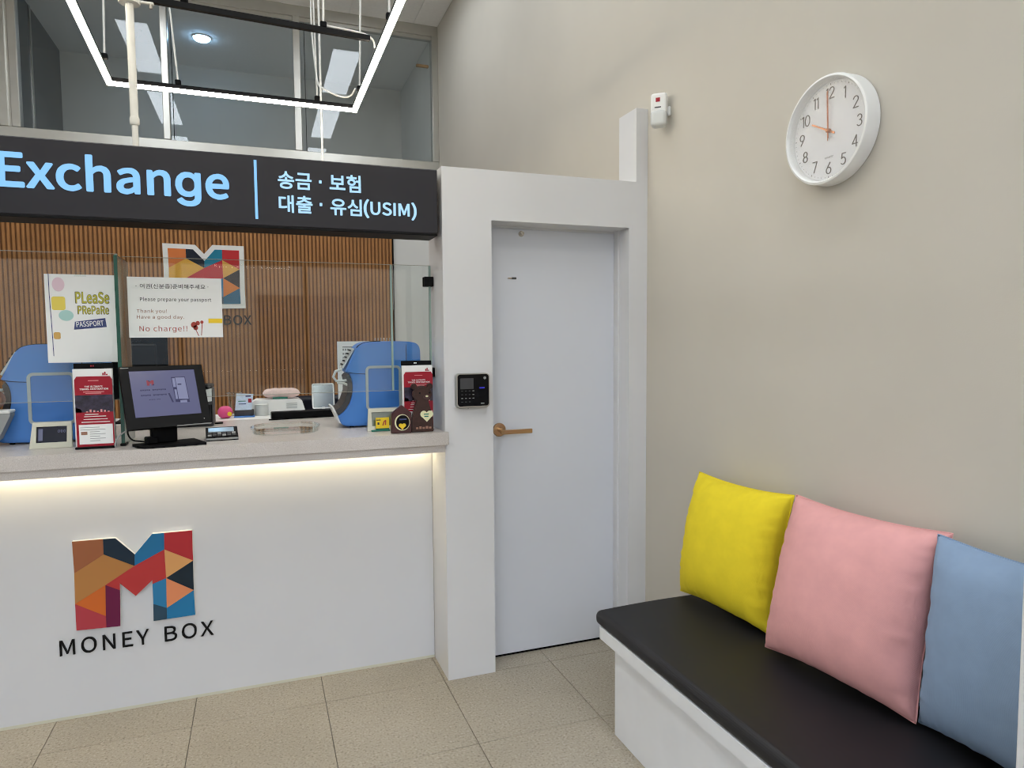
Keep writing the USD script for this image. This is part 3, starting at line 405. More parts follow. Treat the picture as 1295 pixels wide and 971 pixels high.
# transom window
w2 = thing('window_2', None, None, **S)
obj('bottom_rail', bx(XL, XW, 6.66, 6.74, 3.13, 3.212, 0.003), STEEL, w2)
obj('top_rail', bx(XL, XW, 6.66, 6.74, CZ-0.10, CZ, 0.003), STEEL, w2)
obj('top_bead', bx(XL, XW, 6.675, 6.725, CZ-0.135, CZ-0.10, 0.002), STEEL, w2)
for a, b in ((-1.885, -1.825), (-1.805, -1.745), (-0.71, -0.655), (0.368, 0.43), (1.65, XW)):
    obj('mullion', bx(a, b, 6.655, 6.745, 3.212, CZ-0.10, 0.004), STEEL, w2)
obj('mullion', bx(-1.825, -1.805, 6.675, 6.725, 3.212, CZ-0.10), STEEL, w2)
for a, b in ((XL, -1.885), (-1.745, -0.71), (-0.655, 0.368), (0.43, 1.65)):
    obj('pane', bx(a, b, 6.695, 6.705, 3.212, CZ-0.135), PANE_T, w2)
obj('glazing_joint', bx(-0.633, -0.629, 6.690, 6.710, 3.212, CZ-0.135), BLACKP, w2)
obj('glazing_joint', bx(0.468, 0.472, 6.690, 6.710, 3.212, CZ-0.135), BLACKP, w2)
obj('handle', bx(1.50, 1.62, 6.66, 6.69, 4.10, 4.125, 0.004), BRASS, w2)

# shopfront behind the camera
obj('wall_front', cat(bx(XL, XW, YF-0.1, YF, 3.3, CZ), bx(XL, XL+0.12, YF-0.1, YF, 0, 3.3), bx(XW-0.12, XW, YF-0.1, YF, 0, 3.3)), WALL_WHITE, **S)
w1 = thing('window_1', None, None, **S)
for a, b in ((XL+0.12, XL+0.17), (-0.75, -0.70), (0.45, 0.50), (XW-0.17, XW-0.12)):
    obj('mullion', bx(a, b, YF-0.08, YF-0.02, 0, 3.3, 0.004), DARKGREY, w1)
for a, b in ((XL+0.17, -0.75), (-0.70, 0.45), (0.50, XW-0.17)):
    obj('rail', bx(a, b, YF-0.08, YF-0.02, 2.25, 2.31, 0.004), DARKGREY, w1); obj('rail', bx(a, b, YF-0.08, YF-0.02, 0.0, 0.12, 0.004), DARKGREY, w1)
    obj('pane', bx(a, b, YF-0.056, YF-0.046, 0.12, 2.25), PANE_F, w1); obj('pane', bx(a, b, YF-0.056, YF-0.046, 2.31, 3.3), PANE_F, w1)
obj('pavement', bx(-30, 30, -12, YF-0.1, -0.2, -0.02), PAVE, **S)
fc = thing('street_facade', None, None, **S)
obj('facade_wall', bx(-30, 30, -14, -12, -0.2, 5.5), FACADE, fc)
for k in range(10):
    obj('facade_window', bx(-20+4*k, -17.6+4*k, -12.0, -11.95, 0.4, 2.6, 0.01), FACADE_G, fc)
    obj('facade_window', bx(-20+4*k, -17.6+4*k, -12.0, -11.95, 3.5, 4.9, 0.01), FACADE_G, fc)

# doorway portal and door
YP = 2.812
portal = union_all([sbox(0.731, 0, 0.947, 2.197), sbox(0.940, 1.986, 1.62, 2.197), sbox(1.616, 0, XW, 2.197), sbox(1.652, 2.19, XW, 2.53)])
obj('wall_doorway', cat(front(portal, 2.972, 0.160), bx(0.731, 0.947, 2.972, 3.055, 0, 2.197)), LACQUER, **S)
d1 = thing('door_1', None, None, **S)
obj('door_leaf', bx(0.951, 1.606, 2.9376, 2.970, 0.012, 1.976, 0.0015), DOOR_W, d1)
obj('door_stop', bx(1.606, 1.616, 2.900, 2.965, 0.0, 1.986), LACQUER, d1)
obj('top_stop', bx(0.947, 1.606, 2.9395, 2.968, 1.977, 1.986), LACQUER, d1)
obj('threshold', bx(0.951, 1.606, 2.945, 2.97, 0.0, 0.011), BLACKP, d1)
obj('backset_block', bx(0.930, 1.62, 2.972, 2.985, 0.0, 1.99), LACQUER, d1)
# lever handle
hx, hz = 1.017, 1.068
lh = thing('lever_handle', 'brass lever handle with round rose on the white door', 'door handle', (hx, 2.9376, hz))
obj('rose', lathe([(0, 0), (0.031, 0), (0.031, 0.006), (0.029, 0.009), (0, 0.009)], (hx, 2.9376, hz), (0, -1, 0), 32), BRASS, lh, smooth=35)
obj('spindle', cyl((hx, 2.930, hz), (hx, 2.885, hz), 0.010), BRASS, lh, smooth=35)
obj('keyhole', cyl((hx-0.004, 2.9287, hz-0.002), (hx-0.004, 2.9265, hz-0.002), 0.004), BLACKP, lh)
obj('lever', bx(hx-0.008, hx+0.142, 2.880, 2.892, hz-0.016, hz+0.004, 0.002), BRASS, lh)
hk = thing('hook_stud', 'small round metal stud at the top of the white door', 'door stud', (1.131, 2.9376, 1.955))
obj('plate', lathe([(0, 0), (0.013, 0), (0.013, 0.003), (0, 0.003)], (1.131, 2.9376, 1.955), (0, -1, 0)), CHROME, hk, smooth=35)
obj('stud', lathe([(0, 0.003), (0.006, 0.003), (0.006, 0.014), (0.008, 0.016), (0.008, 0.020), (0, 0.021)], (1.131, 2.9376, 1.955), (0, -1, 0)), CHROME, hk, smooth=35)
mp = thing('latch_pin', 'tiny dark metal latch pin below the stud on the door', 'latch', (1.085, 2.9376, 1.754))
obj('plate', bx(1.084, 1.106, 2.9346, 2.9376, 1.750, 1.759, 0.001), DARKGREY, mp)
obj('pin', bx(1.066, 1.085, 2.9346, 2.9376, 1.7525, 1.7565, 0.0008), BRASS, mp)

# ================================================================== BACK WALL: slats and logo
sp = thing('slat_panel', 'oak slatted wall panel behind the counter under the steel rail', 'wall panel', (-0.32, YB, 0.0))
obj('backing', bx(XL, 1.234, 6.676, 6.699, 0.0, 3.13), WOOD_B, sp)
obj('edge_trim', bx(1.234, 1.246, 6.655, 6.699, 0.0, 3.13, 0.002), BLACKP, sp)
PITCH_S = 0.034
k = 0
while 1.232-PITCH_S*k-0.021 > XL:
    x1 = 1.232-PITCH_S*k
    obj('slat', bx(x1-0.0205, x1, 6.664, 6.676, 0.0, 3.13, 0.003), WOOD, sp); k += 1

Z0 = dict(A=(267, 350), B=(378, 341), C=(422, 338), D=(491, 395), E=(553, 323), F=(597, 319), G=(697, 310), H=(704, 607), I=(603, 622), J=(555, 629), K=(553, 485), L=(493, 541), M=(437, 497), N=(437, 647), O=(387, 652), P=(280, 663),
          Q=(274, 462), R=(380, 395), S=(490, 435), T=(276, 570), U=(385, 503), V=(386, 612), W=(597, 377), X=(699, 416), Y=(602, 478), Z=(700, 520), a=(603, 583), b=(555, 569), c=(553, 499), d=(437, 521))
FACETS = [('ABRQ', (158, 96, 62)), ('BCDSR', (24, 42, 58)), ('DEFWS', (34, 112, 158)), ('FGXW', (176, 44, 50)), ('QRSUT', (180, 124, 68)), ('SWYcKLMdU', (182, 54, 54)), ('UVT', (206, 104, 40)),
          ('TVOP', (176, 60, 70)), ('UdNOV', (104, 22, 64)), ('WXY', (216, 158, 98)), ('XZY', (20, 36, 48)), ('YZa', (222, 138, 94)), ('cYab', (44, 122, 168)), ('baIJ', (44, 72, 92)), ('aZHI', (34, 118, 166))]
FAC2 = {1: (18, 28, 44), 2: (24, 126, 156), 10: (14, 20, 34), 14: (0, 102, 138), 0: (218, 122, 62), 4: (228, 172, 72), 5: (196, 40, 56), 3: (196, 44, 48), 9: (230, 172, 84), 11: (224, 128, 50)}
def sheared():
    """The logo's drawing, straightened: corners in a unit square (x to the right, z up)."""
    A, G, H, P = (np.array(Z0[q], float) for q in 'AGHP')
    src, dst = np.array([A, G, H, P]), np.array([(0, 1), (1, 1), (1, 0), (0, 0.0)])
    rows = []
    for (x, y), (u, v) in zip(src, dst):
        rows += [[x, y, 1, 0, 0, 0, -u*x, -u*y, -u], [0, 0, 0, x, y, 1, -v*x, -v*y, -v]]
    h = np.linalg.svd(np.array(rows))[2][-1].reshape(3, 3)
    out = {}
    for q, p in Z0.items():
        w = h@np.array([*p, 1.0]); out[q] = w[:2]/w[2]
    return out
U0 = sheared()
OUT = [U0[q] for q in 'ABCDEFGXZHIJbcKLMdNOPTQ']
def logo(parent, x0, x1, z0, z1, y, body_d, border, bodymat, pre, over):
    sc = lambda p: (x0+p[0]*(x1-x0), z0+p[1]*(z1-z0))
    o = Polygon([sc(p) for p in OUT]).buffer(0)
    shape = o.buffer(border, join_style=2, mitre_limit=2.5) if border else o
    if border:
        nl = sc(U0['M'])[0]
        shape = shape.union(sbox(x0, z0-border, x1, z1).intersection(o.buffer(border, join_style=2)))
    obj('body', front(shape, y, body_d), bodymat, parent)
    for k, (poly, c) in enumerate(FACETS):
        c = over.get(k, c); key = f'{pre}_{k:02d}'
        if key not in MATS: mat(key, lin(*c), 0.55, spec=0.3)
        obj('facet', front(Polygon([sc(U0[q]) for q in poly]).buffer(-0.0002), y-body_d, 0.003), MATS[key], parent)
lg = thing('wall_logo', 'white-bordered multicolour M logo on the oak slat wall', 'wall logo', (-0.43, 6.664, 1.774))
logo(lg, -0.713, -0.140, 1.812, 2.285, 6.664, 0.025, 0.040, WHITEP, 'wall_logo_colour', FAC2)
wl = thing('wall_lettering', 'black raised lettering on the oak slats under the bordered logo', 'lettering', (-0.43, 6.664, 1.617))
for g in fit('MONEY BOX', -0.745, -0.055, 1.625, 1.712, 2.0, 10): obj('letter', front(g, 6.664, 0.012), BLACKM, wl)

# ================================================================== THE COUNTER
YC = 3.051
ct = thing('counter', 'white front panel of the service counter under the speckled worktop', 'counter', (-0.57, YC+0.3, 0))
obj('front_panel', bx(XL+0.002, 0.729, YC+0.0008, YC+0.03, 0.012, 1.002), COUNTER_W, ct)
obj('carcass', bx(XL+0.002, 0.727, YC+0.03, 3.60, 0.0, 1.002), COUNTER_W, ct)
obj('plinth_joint', bx(XL+0.002, 0.729, YC, YC+0.03, 0.0, 0.012), BEIGEP, ct)
wt = thing('worktop', 'speckled grey-white stone worktop on top of the service counter', 'worktop', (-0.57, 3.2, 1.004))
obj('slab', flat(Polygon([(XL+0.002, 2.785), (0.741, 2.785), (0.741, 2.810), (0.729, 2.810), (0.729, 3.64), (XL+0.002, 3.64)]).buffer(-0.004).buffer(0.004), 1.037, 0.053), TOPSTONE, wt)
obj('apron', bx(XL+0.002, 0.729, 2.800, 3.60, 1.004, 1.037), TOPSTONE, wt)
st = thing('strip_light', 'warm LED strip under the worktop overhang lighting the white counter', 'strip light', (-0.57, 2.97, 0.995))
obj('channel', bx(XL+0.02, 0.712, 2.995, 3.030, 0.996, 1.004), PALEP, st)
obj('diffuser', bx(XL+0.02, 0.712, 2.999, 3.026, 0.991, 0.996), STRIP, st)
lf = thing('counter_logo', 'multicolour faceted M logo mounted on the white counter front', 'logo', (-0.49, YC, 0.36))
logo(lf, -0.699, -0.277, 0.360, 0.712, YC, 0.018, 0.0, WHITEP, 'counter_logo_colour', {})
cl = thing('counter_lettering', 'black raised lettering on the white counter below the logo', 'lettering', (-0.49, YC, 0.257))
for g in fit('MONEY', -0.762, -0.452, 0.259, 0.322, 0.5, 20)+fit('BOX', -0.395, -0.212, 0.258, 0.321, 0.5, 20): obj('letter', front(g, YC, 0.006), BLACKM, cl)
lg2 = thing('rear_ledge', 'low white shelf running behind the speckled worktop', 'shelf', (-0.57, 3.76, 0))
obj('shelf_top', bx(XL+0.002, 0.729, 3.642, 3.99, 1.055, 1.088, 0.003), WHITEP, lg2)
obj('shelf_support', bx(XL+0.002, 0.725, 3.645, 3.97, 0.0, 1.055), COUNTER_W, lg2)

# ================================================================== OVERHEAD SIGN
sg = thing('overhead_sign', 'long charcoal sign box with lit pale blue lettering over the counter', 'sign', (-0.58, 2.89, 1.918))
obj('sign_box', bx(XL+0.002, 0.713, YP, 2.966, 1.918, 2.180, 0.004), SIGN_D, sg)
obj('lower_fascia', bx(XL+0.002, 0.7125, YP+0.004, 2.960, 1.910, 1.9195, 0.002), BLACKM, sg)
L = fit('Exchange', -0.812, -0.086, 1.9755, 2.136, 5.0, 1.5)
for g in L: obj('letter', front(g, YP, 0.003), LETTER_B, sg)
obj('divider', front(rrect(0.0025, 0.0125, 1.942, 2.162, 0.001), YP, 0.003), LETTER_B, sg)
for s, a, b, c, d in (('송금', 0.087, 0.212, 2.062, 2.128), ('보험', 0.279, 0.400, 2.064, 2.132), ('대출', 0.088, 0.213, 1.972, 2.039), ('유심', 0.280, 0.402, 1.972, 2.038), ('(', 0.4095, 0.4315, 1.967, 2.042), ('USIM', 0.436, 0.595, 1.981, 2.034), (')', 0.602, 0.624, 1.967, 2.040)):
    for g in fit(s, a, b, c, d, 4.0 if ord(s[0]) > 1000 else 4.5): obj('letter', front(g, YP, 0.003), LETTER_W, sg)
for z in (2.097, 2.010): obj('letter', front(rrect(0.2395, 0.2495, z-0.006, z+0.006, 0.002), YP, 0.003), LETTER_W, sg)
pl = thing('support_pole', 'white painted pole rising from the top of the charcoal sign', 'pole', (-0.406, 2.90, 2.18))
def pole_at(z): return (-0.4035-0.003*(z-2.18), 2.90, z)
obj('lower_tube', cyl(pole_at(2.18), pole_at(2.295), 0.0105), POLE_W, pl, smooth=35)
obj('collar', lathe([(0, 0), (0.013, 0), (0.0165, 0.006), (0.0165, 0.024), (0.0135, 0.03), (0, 0.03)], pole_at(2.275)), POLE_W, pl, smooth=35)
obj('upper_tube', cyl(pole_at(2.295), pole_at(CZ), 0.0135), POLE_W, pl, smooth=35)
obj('flange', lathe([(0, 0), (0.034, 0), (0.036, 0.004), (0.036, 0.014), (0.02, 0.02), (0, 0.02)], pole_at(2.708)), POLE_W, pl, smooth=35)
obj('bracket_arm', bx(-0.40, -0.325, 2.892, 2.908, 2.714, 2.722, 0.002), POLE_W, pl)
obj('bracket_bolt', cyl((-0.335, 2.90, 2.700), (-0.335, 2.90, 2.714), 0.005), CHROME, pl)

# ================================================================== PENDANT FRAME
ZL = 2.77
pf = thing('pendant_light', 'glowing rectangular LED frame with black channel hanging from white cables', 'pendant light', (-0.06, 3.1, ZL))
def rail_(p, q, w, z0, z1, e0=0.0, e1=0.0):
    p, q = np.array(p, float), np.array(q, float); d = (q-p)/np.linalg.norm(q-p); n = np.array([-d[1], d[0]]); p = p-d*e0; q = q+d*e1
    return flat(Polygon([p+n*w/2, q+n*w/2, q-n*w/2, p-n*w/2]), z0, z1-z0)
BLc, BRc, FLc, FRc = (-0.664, 4.015), (0.548, 4.035), (-0.585, 1.75), (0.553, 1.75)
HW = 0.026
for p, q in ((BLc, BRc), (BLc, FLc), (BRc, FRc), (FLc, FRc)):
    obj('channel', rail_(p, q, HW-0.004, ZL+0.015, ZL+0.036, 0.018, 0.018), BLACKM, pf)
    obj('diffuser', rail_(p, q, HW, ZL, ZL+0.015, HW/2, HW/2), LED, pf)
def hanger(x, y, z, tx, ty, parent, r=0.0048, clipmat=BLACKP):
    cb = obj('cable', tube([(x, y, z+0.02), ((x+tx)/2, (y+ty)/2, (z+CZ)/2), (tx, ty, CZ)], r), CABLE_W, parent)
    obj('clip', bx(x-0.014, x+0.014, y-0.012, y+0.012, z, z+0.026, 0.004), clipmat, parent)
    return cb
hanger(-0.640, 3.77, ZL+0.036, -0.600, 3.77, pf)
hanger(-0.352, 4.02, ZL+0.036, -0.470, 4.00, pf)
hanger(0.345, 4.03, ZL+0.036, 0.318, 4.03, pf)
hanger(0.546, 3.80, ZL+0.036, 0.600, 3.86, pf)
hanger(0.549, 2.93, ZL+0.036, 0.580, 3.05, pf)
obj('cable', tube(curve([(0.352, 4.03, CZ), (0.340, 4.03, 3.60), (0.322, 4.02, 3.25), (0.342, 4.02, 2.95), (0.372, 4.01, 2.872), (0.45, 4.00, 2.838), (0.512, 3.985, 2.835), (0.540, 3.93, 2.862)], 40), 0.0046), CABLE_W, pf)
tb = thing('track_bar', 'unlit black metal track bar hung inside the glowing pendant frame', 'lighting track', (0.05, 3.17, 2.82))
obj('bar', rail_((-0.385, 3.115), (0.506, 3.184), 0.022, 2.814, 2.836), BLACKM, tb)
hanger(0.305, 3.169, 2.836, 0.335, 3.17, tb)
hanger(-0.24, 3.127, 2.836, -0.245, 3.13, tb, 0.004)
obj('feed_cable', tube(curve([(0.318, 3.17, 2.848), (0.40, 3.175, 2.846), (0.47, 3.18, 2.842), (0.515, 3.187, 2.828), (0.530, 3.20, 2.795)], 20), 0.0045), CABLE_W, tb)
rd = thing('thin_rod', 'thin white rod hanging behind the right end of the pendant frame', 'rod', (0.381, 4.2, 2.0))
obj('rod', cyl((0.381, 4.2, 2.40), (0.378, 4.2, CZ), 0.006), CABLE_W, rd, smooth=35)
obj('rod_end', lathe([(0, 0), (0.009, 0), (0.009, 0.02), (0, 0.022)], (0.381, 4.2, 2.385)), CABLE_W, rd, smooth=35)

# ceiling panels
for k, (x, y, w) in enumerate([(x, y, w) for y in (5.27, 3.32, 1.42, -0.55) for x, w in ((-1.035, 0.270), (0.955, 0.285))]):
    side_ = 'left' if x < 0 else 'right'; n = ('above the back of the shop', 'above the counter', 'above the waiting area', 'beside the shopfront')[k//2]
    c = thing('ceiling_light', f'long white ceiling light panel {n}, {side_} row', 'ceiling light', (x, y, CZ), group='long ceiling light panels')
    obj('frame', front(sbox(-w/2-0.015, -0.68, w/2+0.015, 0.68).difference(sbox(-w/2, -0.665, w/2, 0.665)), 0, 0.022).apply_transform(np.array([[1, 0, 0, x], [0, 0, 1, y], [0, 1, 0, CZ], [0, 0, 0, 1.]])), WHITEP, c)
    obj('diffuser', bx(x-w/2, x+w/2, y-0.665, y+0.665, CZ-0.012, CZ-0.001), PANEL, c)
su = thing('round_ceiling_light', 'small cool blue-white round lamp behind the upper glass', 'ceiling light', (-0.442, 7.664, CZ))
obj('housing', lathe([(0, 0), (0.085, 0), (0.085, 0.010), (0, 0.010)], (-0.442, 7.664, CZ), (0, 0, -1)), WHITEP, su, smooth=35)
obj('globe', lathe([(0, 0.010)]+[(0.078*math.cos(a), 0.010+0.034*math.sin(a)) for a in np.linspace(0, math.pi/2, 8)][:-1]+[(0, 0.044)], (-0.442, 7.664, CZ), (0, 0, -1)), SPOT, su, smooth=60)

# ================================================================== GLASS SCREENS
YG = 2.995
def screen(name, label, x0, x1, z0, z1, edges='tb'):
    g = thing(name, label, 'glass screen', ((x0+x1)/2, YG, z0))
    e = 0.0014
    obj('pane', bx(x0+e, x1-e-0.007, YG-0.005, YG+0.005, z0+e, z1-e), PANE, g)
    obj('top_edge', bx(x0, x1, YG-0.0045, YG+0.0045, z1-e, z1), GLASS_EDGE if False else MATS['pale_glass_edge'], g)
    obj('bottom_edge', bx(x0, x1, YG-0.0045, YG+0.0045, z0, z0+e), MATS['pale_glass_edge'], g)
    obj('end_edge', bx(x1-e-0.007, x1, YG-0.0045, YG+0.0045, z0+e, z1-e), MATS['mint_glass_edge'], g)
    return g
mat('pale_glass_edge', lin(178, 176, 160), 0.2); mat('mint_glass_edge', lin(150, 172, 162), 0.2)
screen('glass_screen', 'clear glass screen left of the green-edged glass fin', XL+0.002, -0.4955, 1.258, 1.815)
s2 = screen('glass_screen', 'clear glass screen in the middle, carrying the typed notice', -0.4805, 0.551, 1.258, 1.806)
s3 = screen('glass_screen', 'narrow clear glass screen at the right, clipped to the white column', 0.554, 0.722, 1.258, 1.806)
for z in (1.735, 1.335):
    c = thing('glass_clip', 'black square clip holding the glass near its top to the column' if z > 1.5 else 'black square clip holding the glass low, behind the red leaflet', 'glass clip', (0.708, YG, z-0.021), group=None)
    obj('jaw', bx(0.690, 0.731, YG-0.022, YG-0.006, z-0.021, z+0.021, 0.002), BLACKP, c)
    obj('jaw', bx(0.690, 0.731, YG+0.006, YG+0.022, z-0.021, z+0.021, 0.002), BLACKP, c)
    obj('back_plate', bx(0.7235, 0.731, YG-0.006, YG+0.006, z-0.021, z+0.021), BLACKP, c)
fn = thing('glass_fin', 'thick green-edged glass fin standing upright between the two papers', 'glass fin', (-0.488, 3.0, 1.09))
obj('pane', bx(-0.4940, -0.4820, 2.909, 3.126, 1.093, 1.797), PANE_G, fn)
obj('front_edge', bx(-0.4940, -0.4820, 2.905, 2.909, 1.093, 1.80), MATS['green_glass_edge'], fn)
obj('rear_edge', bx(-0.4940, -0.4820, 3.126, 3.130, 1.093, 1.80), MATS['mint_glass_edge'], fn)
obj('top_edge', bx(-0.4940, -0.4820, 2.909, 3.126, 1.797, 1.80), MATS['green_glass_edge'], fn)
obj('foot', bx(-0.498, -0.478, 2.900, 2.950, 1.0905, 1.100, 0.002), BLACKP, fn)

# ================================================================== PAPERS
yp = YG-0.0055
pa = thing('notice', 'hand-drawn coloured notice taped to the left glass screen', 'notice', (-0.62, yp, 1.404))
sh = obj('sheet', front(sbox(-0.736, 1.404, -0.503, 1.733), yp, 0.0008), PAPER, pa)
yt = yp-0.0008
def line(parent, s, x0, x1, z0, z1, m, bold=0.0, y=None, track=0.0):
    obj('printed_line', front(union_all(fit(s, x0, x1, z0, z1, bold, track)), yt if y is None else y, 0.0004), m, parent)
outl = lambda s, *a: [g for g in fit(s, *a)]
for s, a, b, c, d in (('PLeaSe', -0.640, -0.527, 1.624, 1.670), ('PRePaRe', -0.634, -0.530, 1.584, 1.617)):
    obj('printed_line', front(union_all(fit(s, a, b, c, d, 9.0)), yt, 0.0004), MATS['dark_grey_plastic'], sh)
    obj('printed_line', front(union_all(fit(s, a+0.002, b-0.002, c+0.002, d-0.002, 4.0)), yt-0.0004, 0.0004), INK_Y, sh)
obj('printed_box', front(Polygon([(-0.648, 1.527), (-0.540, 1.537), (-0.544, 1.571), (-0.644, 1.557)]), yt, 0.0004), INK_N, sh)
obj('printed_line', front(union_all([affinity.rotate(g, 4, origin=(-0.6, 1.55)) for g in fit('PASSPORT', -0.640, -0.550, 1.539, 1.559, 3.0)]), yt-0.0004, 0.0004), PAPER, sh)
obj('drawn_line', front(LineString([(-0.722, 1.733), (-0.722, 1.66), (-0.719, 1.55), (-0.717, 1.43)]).buffer(0.0012), yt, 0.0004), INK_N, sh)
# the cartoon drawing is left out: only plain patches of its colours stand in its place
mat('crayon_pink', lin(222, 196, 206), 0.7); mat('crayon_yellow', lin(226, 206, 92), 0.7); mat('crayon_teal', lin(168, 206, 200), 0.7); mat('crayon_orange', lin(206, 164, 90), 0.7)
obj('colour_patch', front(ellipse(-0.692, 1.695, 0.020, 0.026), yt, 0.0004), MATS['crayon_pink'], sh)
obj('colour_patch', front(rrect(-0.716, -0.672, 1.600, 1.650, 0.008), yt, 0.0004), MATS['crayon_yellow'], sh)
obj('colour_patch', front(ellipse(-0.671, 1.580, 0.024, 0.020), yt-0.0004, 0.0004), MATS['crayon_teal'], sh)
obj('colour_patch', front(rrect(-0.714, -0.692, 1.492, 1.518, 0.006), yt, 0.0004), MATS['crayon_orange'], sh)
obj('tape', front(sbox(-0.640, 1.725, -0.600, 1.741), yt-0.0004, 0.0003), PANE, pa)
pb = thing('notice', 'white typed bilingual notice taped to the middle glass screen', 'notice', (-0.30, yp, 1.496))
sh = obj('sheet', front(sbox(-0.466, 1.496, -0.133, 1.729), yp, 0.0008), PAPER, pb)
line(sh, '-', -0.438, -0.433, 1.694, 1.6955, INK, 0.5)
line(sh, '여권', -0.4225, -0.387, 1.6855, 1.7035, INK, 2.0); line(sh, '(', -0.384, -0.379, 1.685, 1.704, INK, 2.0); line(sh, '신분증', -0.377, -0.318, 1.6855, 1.7035, INK, 2.0); line(sh, ')', -0.316, -0.311, 1.685, 1.704, INK, 2.0); line(sh, '준비해주세요', -0.309, -0.192, 1.6855, 1.7035, INK, 2.0)
line(sh, '-', -0.185, -0.180, 1.694, 1.6955, INK, 0.5)
line(sh, 'Please prepare your passport', -0.424, -0.172, 1.633, 1.652, INK, 2.0, track=14)
line(sh, 'Thank you!', -0.437, -0.332, 1.588, 1.606, INK_BR, 1.0, track=10)
line(sh, 'Have a good day.', -0.437, -0.272, 1.565, 1.583, INK_BR, 1.0, track=10)
line(sh, 'No charge!!', -0.430, -0.262, 1.515, 1.542, INK_R, 0.0, track=12)
obj('printed_patch', front(sbox(-0.185, 1.552, -0.134, 1.570), yt, 0.0004), YELLOWST, sh)
for (cx, cz, r) in ((-0.238, 1.545, 0.011), (-0.224, 1.552, 0.008), (-0.232, 1.534, 0.009), (-0.209, 1.556, 0.006)): obj('printed_flower', front(ellipse(cx, cz, r, r*1.1, 12), yt, 0.0004), INK_R, sh)
for a, b in (((-0.233, 1.530), (-0.222, 1.502)), ((-0.208, 1.550), (-0.212, 1.504))): obj('printed_stem', front(LineString([a, b]).buffer(0.0013), yt, 0.0004), INK_R, sh)

# ================================================================== WALL ITEMS
kp = thing('access_keypad', 'black square access keypad with grey rim on the white column', 'keypad', (0.848, YP, 1.262))
K0, K1, KZ0, KZ1 = 0.775, 0.921, 1.188, 1.336
obj('back_case', put(soft(rrect(K0, K1, KZ0, KZ1, 0.016), 0.030, 0.004), FRONT, (0, YP, 0)), GREYP, kp)
obj('bezel', front(rrect(K0+0.001, K1-0.001, KZ0+0.004, KZ1-0.001, 0.014).difference(rrect(K0+0.004, K1-0.004, KZ0+0.009, KZ1-0.004, 0.012)), YP-0.030, 0.005), CHROME, kp)
ff = obj('front_face', front(rrect(K0+0.004, K1-0.004, KZ0+0.009, KZ1-0.004, 0.012), YP-0.030, 0.003), BLACKS, kp)
yk = YP-0.033
obj('display', front(rrect(K0+0.016, K0+0.075, KZ0+0.082, KZ1-0.020, 0.003), yk, 0.0006), MATS['dark_grey_plastic'], ff)
for r in range(4):
    for c in range(4 if r else 3):
        obj('key', front(rrect(K0+0.020+0.0165*c, K0+0.028+0.0165*c, KZ0+0.026+0.0155*r, KZ0+0.029+0.0155*r, 0.001), yk, 0.0005), GREYP if (c == 3 or r == 1) else DARKGREY, ff)
obj('reader_window', front(ellipse(K1-0.035, KZ0+0.068, 0.019, 0.021), yk, 0.0006), BLACKP, ff)
obj('status_light', front(rrect(K1-0.046, K1-0.022, KZ0+0.083, KZ0+0.089, 0.002), yk-0.0006, 0.0005), LCDBLUE, ff)
obj('lens', front(ellipse(K1-0.021, KZ1-0.020, 0.006, 0.006), yk, 0.0006), GREYP, ff)
obj('badge', front(rrect(K1-0.040, K1-0.024, KZ0+0.018, KZ0+0.022, 0.001), yk, 0.0005), GREYP, ff)
obj('screw', cyl((0.83, YP-0.016, KZ0-0.002), (0.83, YP-0.016, KZ0+0.002), 0.003), DARKGREY, kp)

# clock: drawn in (-y, z) around its hub
cky, ckz, CR = 1.700, 2.118, 0.163
ck = thing('wall_clock', 'round white wall clock with rose gold hands on the cream wall', 'clock', (XW, cky, ckz))
xf = XW-0.052
obj('case', lathe([(0, 0), (CR-0.004, 0), (CR+0.002, 0.004), (CR+0.002, 0.046), (CR, 0.052), (CR-0.006, 0.054), (CR-0.010, 0.050), (CR-0.013, 0.026), (0, 0.026)], (XW, cky, ckz), (-1, 0, 0), 96), WHITEP, ck, smooth=40)
face = obj('dial', lathe([(0, 0.026), (CR-0.014, 0.026), (CR-0.014, 0.028), (0, 0.028)], (XW, cky, ckz), (-1, 0, 0), 72), CLOCKFACE, ck)
def arc(cx, cy, rx, ry, a0, a1, n=14): return [(cx+rx*math.cos(math.radians(a0+(a1-a0)*k/n)), cy+ry*math.sin(math.radians(a0+(a1-a0)*k/n))) for k in range(n+1)]
# single-stroke numerals in a box 0..w by -1..1
DIGIT = {'0': (1.15, [arc(0.575, 0, 0.55, 0.95, 0, 360, 24)]), '1': (0.36, [[(0.0, 0.72), (0.32, 0.95), (0.32, -0.95)]]),
         '2': (1.05, [arc(0.52, 0.45, 0.50, 0.50, 170, -35)+[(0.02, -0.93), (1.05, -0.93)]]),
         '3': (1.0, [arc(0.48, 0.48, 0.45, 0.46, 150, -90), arc(0.48, -0.46, 0.50, 0.48, 90, -150)]),
         '4': (1.1, [[(0.84, -0.95), (0.84, 0.95), (0.02, -0.42), (1.1, -0.42)]]),
         '5': (1.02, [[(0.95, 0.93), (0.22, 0.93), (0.12, 0.08)]+arc(0.46, -0.34, 0.52, 0.60, 130, -140)]),
         '6': (1.05, [[(0.80, 0.95)]+arc(0.52, -0.40, 0.52, 0.55, 150, 510, 24)]), '7': (1.0, [[(0.0, 0.93), (1.0, 0.93), (0.32, -0.95)]]),
         '8': (1.05, [arc(0.52, 0.48, 0.42, 0.46, 0, 360, 20), arc(0.52, -0.46, 0.51, 0.49, 0, 360, 20)]), '9': (1.05, [[(0.26, -0.95)]+arc(0.52, 0.40, 0.52, 0.55, -30, 330, 24)])}
